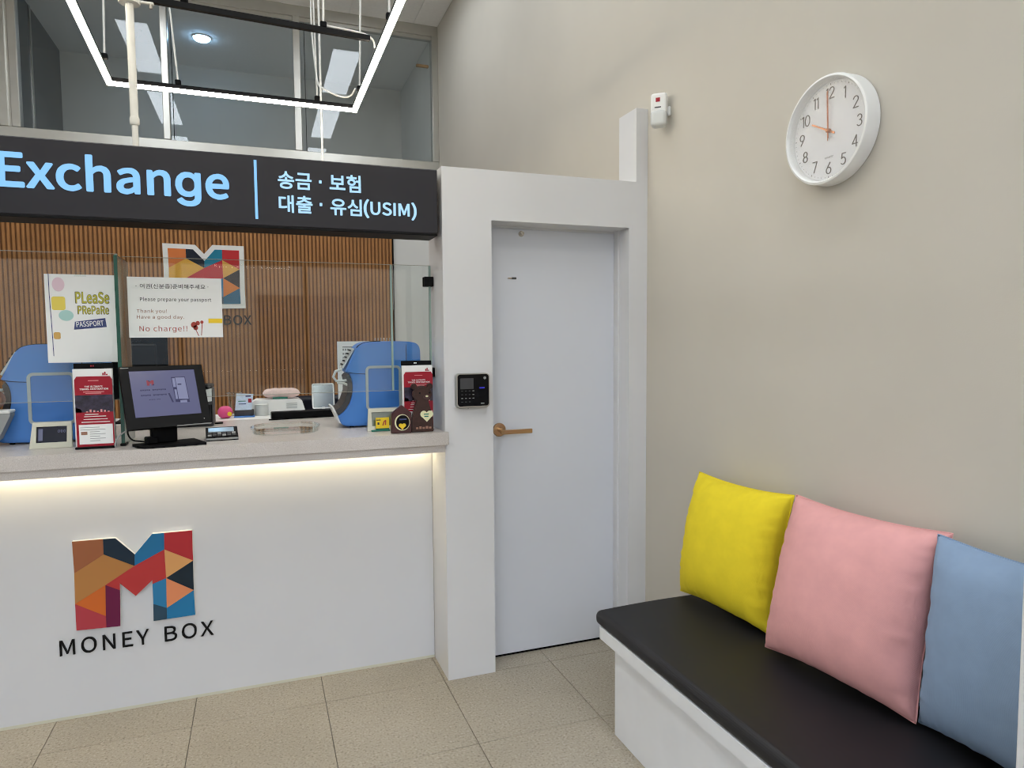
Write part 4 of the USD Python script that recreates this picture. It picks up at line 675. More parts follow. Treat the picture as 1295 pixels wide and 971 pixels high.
def clock_number(s, cx, cz, h):
    w = sum(DIGIT[c][0] for c in s)+0.34*(len(s)-1); x = -w/2; out = []
    for c in s:
        out += [LineString([(cx+(x+p[0])*h, cz+p[1]*h) for p in path]).buffer(0.00125) for path in DIGIT[c][1]]; x += DIGIT[c][0]+0.34
    return union_all(out)
xd = XW-0.028
for n in range(1, 13):
    a = math.radians(30*n); cx, cz = -cky+0.114*math.sin(a), ckz+0.114*math.cos(a)
    obj('numeral', side(clock_number(str(n), cx, cz, 0.0175), xd, 0.0015), CLOCKINK, face)
for n in range(60):
    a = math.radians(6*n); r0, r1 = (0.1395, 0.1425) if n % 5 else (0.1385, 0.1435); wd = 0.0005 if n % 5 else 0.0011
    obj('minute_mark', side(LineString([(-cky+r*math.sin(a), ckz+r*math.cos(a)) for r in (r0, r1)]).buffer(wd, cap_style=2), xd, 0.0005), CLOCKINK, face)
obj('dial_text', side(union_all(fit('QUARTZ', -cky-0.016, -cky+0.016, ckz-0.084, ckz-0.078, -1, 20)), xd, 0.0004), CLOCKINK, face)
def hand(name, ang, l, tail, w, x, m):
    a = math.radians(ang); d = np.array([math.sin(a), math.cos(a)]); c = np.array([-cky, ckz]); n = np.array([d[1], -d[0]])
    obj(name, side(Polygon([c-d*tail-n*w/2, c-d*tail+n*w/2, c+d*l+n*w*0.35, c+d*l-n*w*0.35]), x, 0.0012), m, ck)
hand('hour_hand', -62.0, 0.078, 0.028, 0.0062, xd-0.004, COPPER)
hand('minute_hand', -2.0, 0.122, 0.024, 0.0046, xd-0.0065, COPPER)
hand('second_hand', -2.6, 0.118, 0.032, 0.0018, xd-0.0085, COPPER)
obj('hub', lathe([(0, 0), (0.0065, 0), (0.0065, 0.011), (0.004, 0.013), (0, 0.013)], (xd, cky, ckz), (-1, 0, 0), 24), COPPER, ck, smooth=35)
obj('glass', lathe([(0, 0.0448), (CR-0.0095, 0.0448), (CR-0.0095, 0.0466), (0, 0.0466)], (XW, cky, ckz), (-1, 0, 0), 72), PANE_C, ck)

sn = thing('motion_sensor', 'small white motion sensor with a red mark high on the cream wall', 'motion sensor', (XW, 2.62, 2.45))
Tn = trimesh.transformations.euler_matrix(0, 0, math.radians(-42)); Tn = Tn@np.diag([1.15, 1.15, 1.15, 1.0]); Tn[:3, 3] = (XW-0.048, 2.640, 2.462)
def sput(m): m = m.copy(); m.apply_transform(Tn); return m
obj('bracket', cat(bx(XW-0.012, XW, 2.620, 2.655, 2.445, 2.485, 0.004), cyl((XW-0.012, 2.638, 2.462), (XW-0.045, 2.638, 2.462), 0.012)), WHITEP, sn)
obj('case', sput(rbx(-0.030, 0.030, -0.020, 0.022, -0.012, 0.064, 0.010)), WHITEP, sn, smooth=40)
obj('lens', sput(rbx(-0.030, 0.030, -0.028, 0.020, -0.060, 0.000, 0.014)), PALEP, sn, smooth=50)
obj('mark', sput(bx(-0.010, 0.006, -0.0212, -0.019, 0.030, 0.045)), RED, sn)
obj('lamp_slit', sput(bx(-0.014, 0.010, -0.0212, -0.019, 0.008, 0.012)), DARKGREY, sn)

# ================================================================== BENCH AND CUSHIONS
bn = thing('bench', 'white built-in bench with black padded seat along the cream wall', 'bench', (1.44, 1.46, 0))
obj('base', bx(1.207, XW-0.001, 0.735, 2.194, 0.0, 0.36, 0.0015), BENCH_W, bn)
obj('seat_board', bx(1.163, XW-0.001, 0.735, 2.232, 0.36, 0.409, 0.002), BENCH_W, bn)
obj('end_panel', bx(1.150, XW-0.001, 0.700, 0.735, 0.0, 1.16, 0.002), LACQUER, bn)
sc_ = rbx(1.156, XW-0.002, 0.738, 2.262, 0.409, 0.462, 0.022, 24).subdivide_to_size(0.12)
v = sc_.vertices.copy(); top = v[:, 2] > 0.45
v[top, 2] += 0.006*np.sin(np.clip((v[top, 0]-1.156)/0.55, 0, 1)*math.pi)
sc_ = trimesh.Trimesh(v, sc_.faces)
obj('seat_cushion', sc_, LEATHER, bn, smooth=45)
obj('seat_welt', tube([(1.160, 0.75, 0.424), (1.160, 1.5, 0.424), (1.1605, 2.245, 0.424), (1.175, 2.258, 0.424), (1.4, 2.2605, 0.424), (1.70, 2.2605, 0.424)], 0.0028), LEATHER, bn)

def pillow(seed, s, th):
    """A stuffed square cushion: sides drawn in between pointed corners, gathers running in from the seams."""
    n = 64; u = np.linspace(-1, 1, n); U, V = np.meshgrid(u, u, indexing='ij')
    su = lambda t: np.sign(t)*np.abs(t)**0.86
    bow = 0.060
    X = su(U)*(1-bow*(1-V**2)**1.2*np.abs(U)**3); Y = su(V)*(1-bow*(1-U**2)**1.2*np.abs(V)**3)
    prof = (1-np.abs(U)**2.2)**0.50*(1-np.abs(V)**2.2)**0.50
    P = np.stack([U*2.1, V*2.1, np.full_like(U, seed)], -1); lump = meshkit.fbm(P, 3, seed)-0.5
    edge = np.clip(1-np.minimum(1-np.abs(U), 1-np.abs(V))*2.6, 0, 1)
    along = np.where(np.abs(U) > np.abs(V), V, U)
    g = meshkit.noise(np.stack([along*15.0+seed, np.where(np.abs(U) > np.abs(V), np.sign(U)*3, np.sign(V)*3)+7, np.minimum(1-np.abs(U), 1-np.abs(V))*1.2], -1), seed+3)-0.5
    w1 = meshkit.noise(np.stack([U*1.1+V*5.5+lump*2, U*0.6+3, np.full_like(U, seed+.5)], -1), seed+9)-0.5
    Zf = prof*th/2*(1+0.05*lump)+(0.012*g*edge+0.012*w1*(0.25+edge))*np.clip(prof*2.2, 0, 1)
    half = s/2
    A = np.stack([X*half, Y*half, Zf], -1).reshape(-1, 3); B = np.stack([X*half, Y*half, -Zf*0.5], -1).reshape(-1, 3)
    idx = np.arange(n*n).reshape(n, n); a, b, c, d = idx[:-1, :-1].ravel(), idx[1:, :-1].ravel(), idx[1:, 1:].ravel(), idx[:-1, 1:].ravel()
    F = np.vstack([np.stack([a, b, c], 1), np.stack([a, c, d], 1)]); F2 = F[:, ::-1]+n*n
    m = trimesh.Trimesh(np.vstack([A, B]), np.vstack([F, F2]), process=False); m.merge_vertices(digits_vertex=6)
    rim = np.concatenate([idx[:, 0], idx[-1, 1:], idx[-2::-1, -1], idx[0, -2:0:-1]])
    ring = A[rim]; ring[:, 2] = 0
    return m, ring
def place_pillow(name, label, m_, seed, s, th, c, ux, v):
    ux = np.array(ux, float); ux /= np.linalg.norm(ux); v = np.array(v, float); v -= ux*(ux@v); v /= np.linalg.norm(v)
    T = np.eye(4); T[:3, 0], T[:3, 1], T[:3, 2], T[:3, 3] = ux, v, np.cross(ux, v), c
    t = thing(name, label, 'cushion', mtx=T)
    m, ring = pillow(seed, s, th)
    obj('cover', m, m_, t, smooth=True)
    obj('seam', tube(np.vstack([ring, ring[:2]]), 0.0022, 6), m_, t, smooth=True)
place_pillow('yellow_pillow', 'bright yellow square pillow leaning at the far end of the bench', FAB_Y, 3, 0.478, 0.22, (1.615, 2.048, 0.710), (0.08, -0.996, 0.005), (0.19, 0.018, 0.981))
place_pillow('pink_pillow', 'dusty pink square pillow leaning between the yellow and the blue one', FAB_P, 11, 0.498, 0.24, (1.596, 1.498, 0.724), (0.115, -0.99, -0.005), (0.25, 0.031, 0.961))
place_pillow('blue_pillow', 'grey-blue square pillow at the near end of the bench, cut by the frame', FAB_B, 21, 0.495, 0.22, (1.622, 1.012, 0.720), (0.03, -0.99, 0.0), (0.10, -0.02, 0.99))

# ================================================================== ON THE COUNTER
ZT = 1.0905
# money counting machine, seen from its side
MY0, MY1 = 3.095, 3.300
bm = thing('money_counter', 'blue rounded banknote counting machine by the white column', 'banknote counter', (0.50, 3.19, ZT))
def chaikin(p, n=2):
    for _ in range(n):
        p = np.asarray(p, float); q = np.roll(p, -1, 0); p = np.stack([0.75*p+0.25*q, 0.25*p+0.75*q], 1).reshape(-1, 2)
    return p
head_ = [(0.357, 1.342), (0.357, 1.342), (0.378, 1.385), (0.406, 1.448), (0.440, 1.471), (0.500, 1.4745), (0.655, 1.4735), (0.694, 1.455), (0.696, 1.390), (0.694, 1.16), (0.694, 1.095), (0.640, 1.096), (0.372, 1.096), (0.336, 1.102), (0.321, 1.145), (0.321, 1.145), (0.346, 1.163), (0.372, 1.198), (0.387, 1.245), (0.387, 1.295), (0.375, 1.330)]
prof = chaikin(head_)
bp = Polygon(prof).buffer(0.003).buffer(-0.003)
obj('body', put(soft(bp, MY1-MY0, 0.012, 4), FRONT, (0, MY1, 0)), BLUEM, bm, smooth=30)
ring = rrect(0.443, 0.603, 1.164, 1.365, 0.022)
obj('side_ring', front(ring.difference(ring.buffer(-0.0115)), MY0+0.001, 0.006), mat('machine_ring_grey', lin(170, 180, 182), 0.45), bm)
obj('side_panel', front(ring.buffer(-0.0116), MY0+0.001, 0.0025), BLUEM2, bm)
obj('hopper', put(ext(Polygon([(0.322, 1.150), (0.347, 1.166), (0.370, 1.200), (0.384, 1.245), (0.384, 1.295), (0.372, 1.330), (0.360, 1.318), (0.366, 1.290), (0.364, 1.250), (0.350, 1.210), (0.332, 1.184), (0.310, 1.170)]), 0.19), FRONT, (0, MY1-0.007, 0)), DARKGREY, bm)
obj('front_lip', put(ext(Polygon([(0.296, 1.184), (0.303, 1.186), (0.337, 1.112), (0.326, 1.112)]), 0.16), FRONT, (0, MY1-0.02, 0)), WHITEP, bm)
obj('feed_arm', tube([(0.384, 1.272, MY0+0.03)[0:1]+(MY0+0.03, 1.272), (0.350, MY0+0.03, 1.289), (0.322, MY0+0.03, 1.293)], 0.006), PALEP, bm)
obj('feed_arm', tube([(0.384, MY0+0.03, 1.306), (0.350, MY0+0.03, 1.300), (0.318, MY0+0.03, 1.300), (0.306, MY0+0.03, 1.318), (0.316, MY0+0.03, 1.342), (0.345, MY0+0.03, 1.352)], 0.006), PALEP, bm)
obj('control_panel', put(ext(Polygon([(0.352, 1.354), (0.402, 1.440), (0.397, 1.445), (0.346, 1.360)]), 0.13), FRONT, (0, MY1-0.035, 0)), PALEP, bm)
for k in range(5):
    x, z = 0.3515+0.009*k, 1.3745-0.005+0.0158*k; obj('button', bx(x-0.0025, x-0.0005, MY0+0.045, MY0+0.13, z-0.001, z+0.006), BLACKP, bm)
obj('top_trim', tube(curve([(0.408, MY0+0.012, 1.446), (0.432, MY0+0.012, 1.464), (0.47, MY0+0.012, 1.4725), (0.515, MY0+0.012, 1.4740)], 16), 0.0022), BLACKP, bm)
obj('seam', tube(curve([(0.357, MY0-0.0004, 1.339), (0.395, MY0-0.0006, 1.333), (0.444, MY0-0.0006, 1.329)], 12), 0.0014), BLACKP, bm)
obj('rear_seam', tube([(0.628, MY0-0.0006, 1.375), (0.628, MY0-0.0006, 1.42), (0.628, MY0+0.001, 1.458), (0.628, MY0+0.012, 1.4702)], 0.0012), BLACKP, bm)
for x in (0.38, 0.66):
    for y in (MY0+0.02, MY1-0.02): obj('foot', cyl((x, y, ZT), (x, y, 1.100), 0.009), BLACKP, bm)
bm2 = copy_of(bm, 'blue rounded banknote counting machine at the left end of the worktop', (-1.278, 0, 0))

# customer displays
dx, dw = 0.4265, 0.136
cd = thing('customer_display', 'small beige-framed display with an olive screen, leaning before the right machine', 'display', (dx+dw/2, 2.955, ZT))
th_ = math.radians(14); Rt = trimesh.transformations.rotation_matrix(-th_, [1, 0, 0], [0, 2.945, ZT])
def tilt(m): m = m.copy(); m.apply_transform(Rt); return m
fr = Polygon([(dx, ZT+0.001), (dx+dw, ZT+0.001), (dx+dw-0.004, ZT+0.098), (dx+0.008, ZT+0.098)])
win = sbox(dx+0.020, ZT+0.022, dx+dw-0.018, ZT+0.082)
def display(cd, lcd):
    obj('frame', tilt(front(fr.difference(win), 2.962, 0.014)), BEIGEP, cd)
    obj('back_case', tilt(front(fr.buffer(-0.006), 2.978, 0.016)), BEIGEP, cd)
    obj('screen', tilt(front(win.buffer(-0.0002), 2.962, 0.008)), lcd, cd)
    obj('stand', bx(dx+0.045, dx+0.09, 2.962, 3.010, ZT, ZT+0.010, 0.002), BEIGEP, cd)
display(cd, LCD_O)
dx = 0.4265-1.226; fr = affinity.translate(fr, -1.226, 0); win = affinity.translate(win, -1.226, 0)
cd2 = thing('customer_display', 'small beige-framed display with a dark blue screen, before the left machine', 'display', (dx+dw/2, 2.955, ZT))
display(cd2, LCD)
for k in range(3): obj('digit', tilt(front(union_all(fit('0', dx+0.088+0.009*k, dx+0.094+0.009*k, ZT+0.058, ZT+0.069, 3.0)), 2.9535, 0.0005)), SCREEN_D, cd2)
obj('screen_glow', tilt(front(sbox(dx+0.026, ZT+0.03, dx+0.040, ZT+0.074), 2.9535, 0.0005)), SCREEN_D, cd2)
ys = thing('yellow_label', 'yellow card label leaning on the olive display', 'label', (0.487, 2.935, ZT))
obj('card', bx(0.459, 0.516, 2.932, 2.934, ZT+0.012, ZT+0.058), YELLOWST, ys)
obj('print', front(sbox(0.462, ZT+0.046, 0.480, ZT+0.050), 2.932, 0.0004), INK, ys); obj('print', front(sbox(0.466, ZT+0.028, 0.474, ZT+0.038), 2.932, 0.0004), INK, ys)
obj('print', front(LineString([(0.489, ZT+0.026), (0.495, ZT+0.042), (0.501, ZT+0.045), (0.500, ZT+0.028)]).buffer(0.0025), 2.932, 0.0004), INK_R, ys)
obj('holder', bx(0.440, 0.519, 2.925, 2.940, ZT, ZT+0.006, 0.001), GREENC, ys); obj('holder_lip', bx(0.459, 0.516, 2.934, 2.937, ZT+0.006, ZT+0.030), GREENC, ys)

# leaflet holders
def leaflet(label, x0, y, w, h, extra):
    t = thing('leaflet_holder', label, 'leaflet holder', (x0+w/2, y, ZT)); x1 = x0+w
    obj('back_board', bx(x0, x1, y+0.034, y+0.038, ZT, ZT+h, 0.001), BLACKP, t)
    obj('tray', bx(x0, x1, y, y+0.034, ZT, ZT+0.008, 0.002), CLEAR if False else BLACKP, t)
    obj('white_leaflets', bx(x0+0.001, x1-0.001, y+0.012, y+0.0335, ZT+0.008, ZT+h-0.020), PAPER, t)
    lx0, lx1, lz0, lz1 = x0+0.006, x1-0.001, ZT+0.0085, ZT+h-0.047
    red = Polygon([(lx0, lz0), (lx1, lz0), (lx1, lz1-0.012), (lx1-0.007, lz1), (lx0+0.007, lz1), (lx0, lz1-0.012)])
    ly = y+0.011
    rl = obj('red_leaflet', front(red, ly, 0.004), RED, t); ly -= 0.004
    hh = lz1-lz0; L = lambda name, poly, m: obj(name, front(poly, ly, 0.0004), m, rl)
    L('photo_print', sbox(lx0, lz0+hh*0.49, lx1, lz0+hh*0.735), LEAF_DARK)
    L('photo_print', Polygon([(lx0, lz0+hh*0.49), (lx0+w*0.17, lz0+hh*0.49), (lx0+w*0.13, lz0+hh*0.54), (lx0, lz0+hh*0.56)]), LEAF_PINK)
    obj('skyline_print', front(union_all([sbox(lx0+w*(0.26+0.09*k), lz0+hh*0.49, lx0+w*(0.26+0.09*k+0.05), lz0+hh*(0.505+0.012*((k*2) % 3))) for k in range(7)]), ly-0.0004, 0.0004), LEAF_PINK, rl)
    T_ = lambda s, a, b, c, d, bold: L('print_line', union_all(fit(s, lx0+a*(lx1-lx0), lx0+b*(lx1-lx0), lz0+c*hh, lz0+d*hh, bold)), PAPER)
    T_('THE ULTIMATE', 0.26, 0.74, 0.845, 0.868, 5); T_('TRAVEL DESTINATION', 0.13, 0.89, 0.808, 0.834, 5)
    for a, b, c in ((0.36, 0.64, 0.935), (0.22, 0.78, 0.775), (0.28, 0.70, 0.755), (0.24, 0.60, 0.455), (0.22, 0.80, 0.425), (0.20, 0.84, 0.385), (0.14, 0.90, 0.345)): L('print_line', sbox(lx0+a*(lx1-lx0), lz0+c*hh, lx0+b*(lx1-lx0), lz0+(c+0.010)*hh), PAPER if c < 0.7 else LEAF_PINK)
    L('info_panel', sbox(lx0+0.008, lz0+hh*0.035, lx1-0.004, lz0+hh*0.315), PAPER)
    obj('panel_print', front(union_all([sbox(lx0+0.012+(0.030 if k not in (0, 1) else 0), lz0+hh*(0.27-0.032*k), lx0+0.012+(0.080 if k % 2 else 0.062), lz0+hh*(0.27-0.032*k)+0.002) for k in range(7)]), ly-0.0004, 0.0004), GREYP, rl)
    obj('panel_print', front(sbox(lx0+0.014, lz0+hh*0.17, lx0+0.034, lz0+hh*0.215), ly-0.0004, 0.0004), INK_BR, rl)
    ey = y+0.012
    obj('emblem', front(union_all([sbox(x1-0.032+0.006*k, lz1+0.003, x1-0.027+0.006*k, lz1+0.008+0.004*((k+1) % 3)) for k in range(3)]), ey, 0.0004), RED, t)
    obj('header_mark', front(union_all([sbox(x0+w*0.42+0.007*k, ZT+h-0.012, x0+w*0.42+0.005+0.007*k, ZT+h-0.007) for k in range(2)]), y+0.034, 0.0004), RED if extra else PAPER, t)
    return t
leaflet('black leaflet holder with red travel leaflets, beside the monitor', -0.636, 2.862, 0.127, 0.312, True)
leaflet('black leaflet holder with red travel leaflets, behind the brown bear pack', 0.566, 2.868, 0.131, 0.300, False)

# bear shaped pack and brown card
br = thing('bear_pack', 'dark brown glossy bear-shaped pack with a cream heart label', 'snack pack', (0.640, 2.845, ZT))
cx = 0.640
bear = union_all([ellipse(cx, ZT+0.160, 0.041, 0.036), ellipse(cx-0.034, ZT+0.193, 0.0125, 0.0125), ellipse(cx+0.034, ZT+0.193, 0.0125, 0.0125), Polygon([(cx-0.047, ZT+0.0005), (cx+0.047, ZT+0.0005), (cx+0.046, ZT+0.060), (cx+0.026, ZT+0.132), (cx-0.026, ZT+0.132), (cx-0.046, ZT+0.060)]).buffer(0.0)]).buffer(-0.002).buffer(0.002)
yb0 = 2.828
obj('pouch', put(soft(bear, 0.030, 0.008, 3), FRONT, (0, yb0+0.030, 0)), BROWN, br, smooth=40)
heart = union_all([ellipse(cx+0.004, ZT+0.076, 0.0145, 0.0145), ellipse(cx+0.030, ZT+0.076, 0.0145, 0.0145), Polygon([(cx-0.009, ZT+0.070), (cx+0.043, ZT+0.070), (cx+0.017, ZT+0.043)])])
obj('heart_label', front(heart, yb0, 0.0008), CREAMC, br)
obj('label_print', front(union_all([sbox(cx+0.004, ZT+0.074, cx+0.026, ZT+0.078), sbox(cx+0.006, ZT+0.064, cx+0.024, ZT+0.069)]), yb0-0.0008, 0.0003), GREENC, br)
obj('muzzle', front(ellipse(cx+0.018, ZT+0.148, 0.014, 0.010), yb0, 0.002), MATS['maroon_card'], br)
obj('nose', front(ellipse(cx+0.018, ZT+0.152, 0.006, 0.004), yb0-0.002, 0.002), CREAMC, br)
for s in (-0.012, 0.030): obj('eye', front(ellipse(cx+s, ZT+0.166, 0.004, 0.004), yb0, 0.0015), BLACKS, br)
obj('bottom_print', front(union_all([sbox(cx-0.030+0.014*k, ZT+0.014, cx-0.020+0.014*k, ZT+0.022+0.003*(k % 2)) for k in range(5)]), yb0, 0.0006), INK_BR, br)
rc = thing('round_label_pack', 'maroon pointed-top card pack with a round emblem, left of the bear', 'snack pack', (0.546, 2.835, ZT))
pk = Polygon([(0.507, ZT+0.0005), (0.590, ZT+0.0005), (0.591, ZT+0.085), (0.552, ZT+0.118), (0.509, ZT+0.085)])
obj('pack', put(soft(pk, 0.026, 0.004, 2), FRONT, (0, 2.852, 0)), BROWN2, rc)
obj('emblem_ring', front(ellipse(0.552, ZT+0.046, 0.032, 0.034).difference(ellipse(0.554, ZT+0.046, 0.028, 0.031)), 2.826, 0.0006), YELLOWST if False else MATS['cream_label'], rc)
obj('emblem_disc', front(ellipse(0.554, ZT+0.046, 0.026, 0.029), 2.826, 0.0006), BLACKS, rc)
obj('emblem_heart', front(union_all([ellipse(0.545, ZT+0.034, 0.008, 0.008), ellipse(0.559, ZT+0.034, 0.008, 0.008), Polygon([(0.5375, ZT+0.031), (0.5665, ZT+0.031), (0.552, ZT+0.016)])]), 2.8254, 0.0006), YELLOWST, rc)
obj('emblem_band', front(sbox(0.540, ZT+0.056, 0.570, ZT+0.062), 2.8254, 0.0006), INK_N, rc)

# monitor
Tm = trimesh.transformations.euler_matrix(0, 0, math.radians(22.5)); Tm[:3, 3] = (-0.331, 2.850, ZT)
mo = thing('monitor', 'small black touch monitor tilted back on a flat base, screen lit', 'monitor', mtx=Tm)
tl = math.radians(22.5); Rm = trimesh.transformations.rotation_matrix(-tl, [1, 0, 0])@np.diag([0.97, 0.97, 0.97, 1.0]); Rm[:3, 3] = (0.0065, 0.028, 0.1955)
def mt(m): m = m.copy(); m.apply_transform(Rm); return m
obj('base_plate', flat(Polygon([(-0.105, 0.005), (-0.088, -0.035), (0.112, -0.085), (0.116, 0.07), (-0.105, 0.07)]).buffer(-0.004).buffer(0.004), 0.0, 0.009), BLACKP, mo)
obj('neck', bx(-0.048, 0.042, 0.022, 0.052, 0.009, 0.130, 0.004), BLACKP, mo)
obj('neck_cover', bx(-0.070, -0.030, 0.006, 0.045, 0.009, 0.036, 0.004), BLACKP, mo)
obj('housing', mt(bx(-0.150, 0.150, 0.0, 0.018, -0.138, 0.112, 0.004)), BLACKP, mo)
scr_ = sbox(-0.119, -0.0935, 0.119, 0.0935)
obj('bezel', mt(front(rrect(-0.150, 0.150, -0.138, 0.112, 0.003).difference(scr_), 0.0005, 0.006)), BLACKM, mo)
scn = obj('screen', mt(front(scr_.buffer(-0.0003), 0.0005, 0.003)), SCREEN, mo)
sy_scr = -0.0025
L2 = lambda name, poly, m, d=0: obj(name, mt(front(poly, sy_scr-d, 0.0004)), m, scn)
sq = lambda p, x0, z0, s: (x0+p[0]*s*1.2, z0+p[1]*s)
mm_ = Polygon([sq(p, -0.062, 0.033, 0.021) for p in OUT]).buffer(0)
L2('screen_logo', mm_, SCREEN_R)
L2('screen_logo_part', Polygon([sq(U0[q], -0.062, 0.033, 0.021) for q in 'BCDSR']), SCREEN_D, 0.0004); L2('screen_logo_part', Polygon([sq(U0[q], -0.062, 0.033, 0.021) for q in 'aZHI']), SCREEN_D, 0.0004)
for z, a, b, n in ((0.012, -0.088, 0.004, 13), (-0.009, -0.088, 0.004, 13), (-0.026, -0.062, -0.022, 9)):
    st_ = (b-a)/n; obj('screen_text', mt(front(union_all([sbox(a+st_*k, z+0.001*(k % 2), a+st_*(k+0.78), z+(0.0055 if n == 13 else 0.003)) for k in range(n) if k not in (5,)]), sy_scr, 0.0004)), SCREEN_D, scn)
L2('screen_picture', Polygon([(0.028, 0.064), (0.080, 0.064), (0.083, -0.043), (0.031, -0.040)]), SCREEN_D); L2('screen_picture', Polygon([(0.043, 0.061), (0.0775, 0.061), (0.080, -0.030), (0.044, -0.028)]), SCREEN_W, 0.0004)
L2('screen_picture', sbox(0.031, 0.022, 0.041, 0.059), SCREEN_W, 0.0004); L2('screen_picture', sbox(0.033, -0.028, 0.041, 0.012), SCREEN_W, 0.0004)
L2('screen_picture', sbox(0.048, 0.030, 0.062, 0.035), SCREEN_D, 0.0008); L2('screen_picture', Polygon([(0.008, -0.002), (0.014, -0.002), (0.024, -0.040), (0.018, -0.040)]), SCREEN_D)
L2('screen_picture', sbox(0.048, -0.044, 0.073, -0.034), SCREEN_W, 0.0004)
obj('maker_mark', mt(front(sbox(-0.146, 0.1045, -0.118, 0.1075), -0.0055, 0.0004)), GREYP, mo)
obj('power_light', mt(front(ellipse(0.125, -0.116, 0.002, 0.002, 10), -0.0055, 0.0006)), PALEP, mo)
obj('lower_edge', mt(bx(0.02, 0.150, -0.006, 0.001, -0.139, -0.135, 0.001)), GREYP, mo)
obj('rear_cable', tube(curve([(-0.10, 0.055, 0.085), (-0.12, 0.06, 0.060), (-0.110, 0.062, 0.030), (-0.09, 0.055, 0.020), (-0.065, 0.05, 0.014)], 20), 0.003), BLACKP, mo)
obj('rear_cable', tube(curve([(-0.03, 0.09, 0.055), (-0.09, 0.085, 0.062), (-0.13, 0.075, 0.054), (-0.155, 0.07, 0.03), (-0.16, 0.065, 0.004)], 20), 0.003), GREYP, mo)

pr = thing('receipt_printer', 'dark ribbed box with a white sticker standing behind the monitor', 'printer', (-0.30, 3.49, ZT))
obj('body', bx(-0.400, -0.205, 3.42, 3.58, ZT, 1.262, 0.004), DARKGREY, pr)
obj('lid', bx(-0.398, -0.206, 3.425, 3.578, 1.262, 1.280, 0.006), BLACKP, pr)
for k in range(7): obj('rib', bx(-0.262+0.008*k, -0.258+0.008*k, 3.4175, 3.421, ZT+0.02, 1.19), BLACKP, pr)
obj('sticker', front(Polygon([(-0.250, 1.200), (-0.209, 1.206), (-0.209, 1.265), (-0.244, 1.256)]), 3.4195, 0.0008), PAPER, pr)
obj('front_slot', bx(-0.380, -0.23, 3.416, 3.421, ZT+0.012, ZT+0.05), BLACKS, pr)
obj('foot_pad', bx(-0.206, -0.170, 3.50, 3.54, ZT, ZT+0.005, 0.001), BLACKP, pr)

# card terminal
Tc = trimesh.transformations.euler_matrix(0, 0, math.radians(4)); Tc[:3, 3] = (-0.145, 2.905, ZT)
ca = thing('calculator', 'small dark desk calculator with a pale display beside the monitor base', 'calculator', mtx=Tc)
wd = Polygon([(0, 0), (0.115, 0), (0.115, 0.040), (0.105, 0.042), (0.0, 0.014)])
ws = put(ext(wd, 0.118), np.array([[0, 0, 1], [1, 0, 0], [0, 1, 0.]]), (-0.059, 0, 0))
obj('body', ws, BLACKP, ca)
obj('trim', bx(-0.0592, 0.0592, -0.001, 0.004, 0.003, 0.011, 0.001), GREYP, ca)
Rc = trimesh.transformations.rotation_matrix(math.atan2(0.028, 0.105), [1, 0, 0]); Rc[:3, 3] = (0, 0, 0.014)
def ctop(m): m = m.copy(); m.apply_transform(Rc); return m
obj('display', ctop(bx(-0.050, 0.045, 0.052, 0.094, 0.0, 0.0035, 0.001)), LCD_B, ca)
for r in range(2):
    for k in range(6): obj('key', ctop(bx(-0.052+0.0176*k, -0.038+0.0176*k, 0.008+0.021*r, 0.023+0.021*r, 0.0, 0.004, 0.001)), DARKGREY if (k+r) % 3 else GREYP, ca)

# oval glass tray
ty = thing('glass_tray', 'shallow clear oval glass tray on the worktop', 'tray', (0.099, 3.11, ZT))
stad = LineString([(0.035, 3.10), (0.163, 3.10)]).buffer(0.115, quad_segs=12)
stad = affinity.scale(stad, 0.80, 1.15)
obj('base', flat(stad.buffer(-0.014), ZT, 0.004), PANE, ty)
obj('rim', cat(flat(stad.buffer(-0.008).difference(stad.buffer(-0.016)), ZT, 0.018), flat(stad.difference(stad.buffer(-0.015)), ZT+0.018, 0.006)), PANE, ty)

# things on the rear ledge
ZR = 1.0885
pp = thing('pink_pouch', 'round pink pouch with a yellow print beside the dark printer', 'pouch', (-0.170, 3.75, ZR))
obj('pouch', rbx(-0.205, -0.135, 3.73, 3.79, ZR, ZR+0.062, 0.028, 24), PINK, pp, smooth=50)
obj('print', cyl((-0.148, 3.7305, ZR+0.024), (-0.148, 3.7285, ZR+0.024), 0.011), YELLOWST, pp)
cp = thing('plastic_cup', 'clear plastic cup between the pink pouch and the leaning card', 'cup', (-0.128, 3.88, ZR))
obj('cup', lathe([(0, 0), (0.026, 0), (0.036, 0.120), (0.0345, 0.120), (0.0247, 0.002), (0, 0.002)], (-0.128, 3.88, ZR), n=28), PANE, cp, smooth=40)
obj('rim', lathe([(0.035, 0.118), (0.038, 0.118), (0.038, 0.122), (0.035, 0.122)], (-0.128, 3.88, ZR), n=28), CLEAR, cp)
cs = thing('card_stand', 'pale blue printed card leaning on a dark stand', 'card stand', (-0.075, 3.78, ZR))
obj('stand', bx(-0.130, -0.030, 3.76, 3.83, ZR, ZR+0.006, 0.001), BLUEM2, cs)
obj('block', bx(-0.128, -0.034, 3.785, 3.83, ZR+0.006, ZR+0.036, 0.002), DARKGREY, cs)
Rk = trimesh.transformations.rotation_matrix(math.radians(-12), [1, 0, 0], [0, 3.785, ZR+0.034])
crd = front(Polygon([(-0.124, ZR+0.036), (-0.044, ZR+0.036), (-0.034, ZR+0.118), (-0.116, ZR+0.124)]), 3.785, 0.0015); crd.apply_transform(Rk); obj('card', crd, CARDB, cs)
for (x0, x1, z0, z1, m_) in ((-0.072, -0.046, 0.104, 0.112, INK_N), (-0.060, -0.044, 0.074, 0.094, RED), (-0.108, -0.072, 0.080, 0.084, GREENC), (-0.106, -0.070, 0.066, 0.070, INK_N)):
    q = front(sbox(x0, ZR+z0, x1, ZR+z1), 3.7835, 0.0005); q.apply_transform(Rk); obj('print', q, m_, cs)
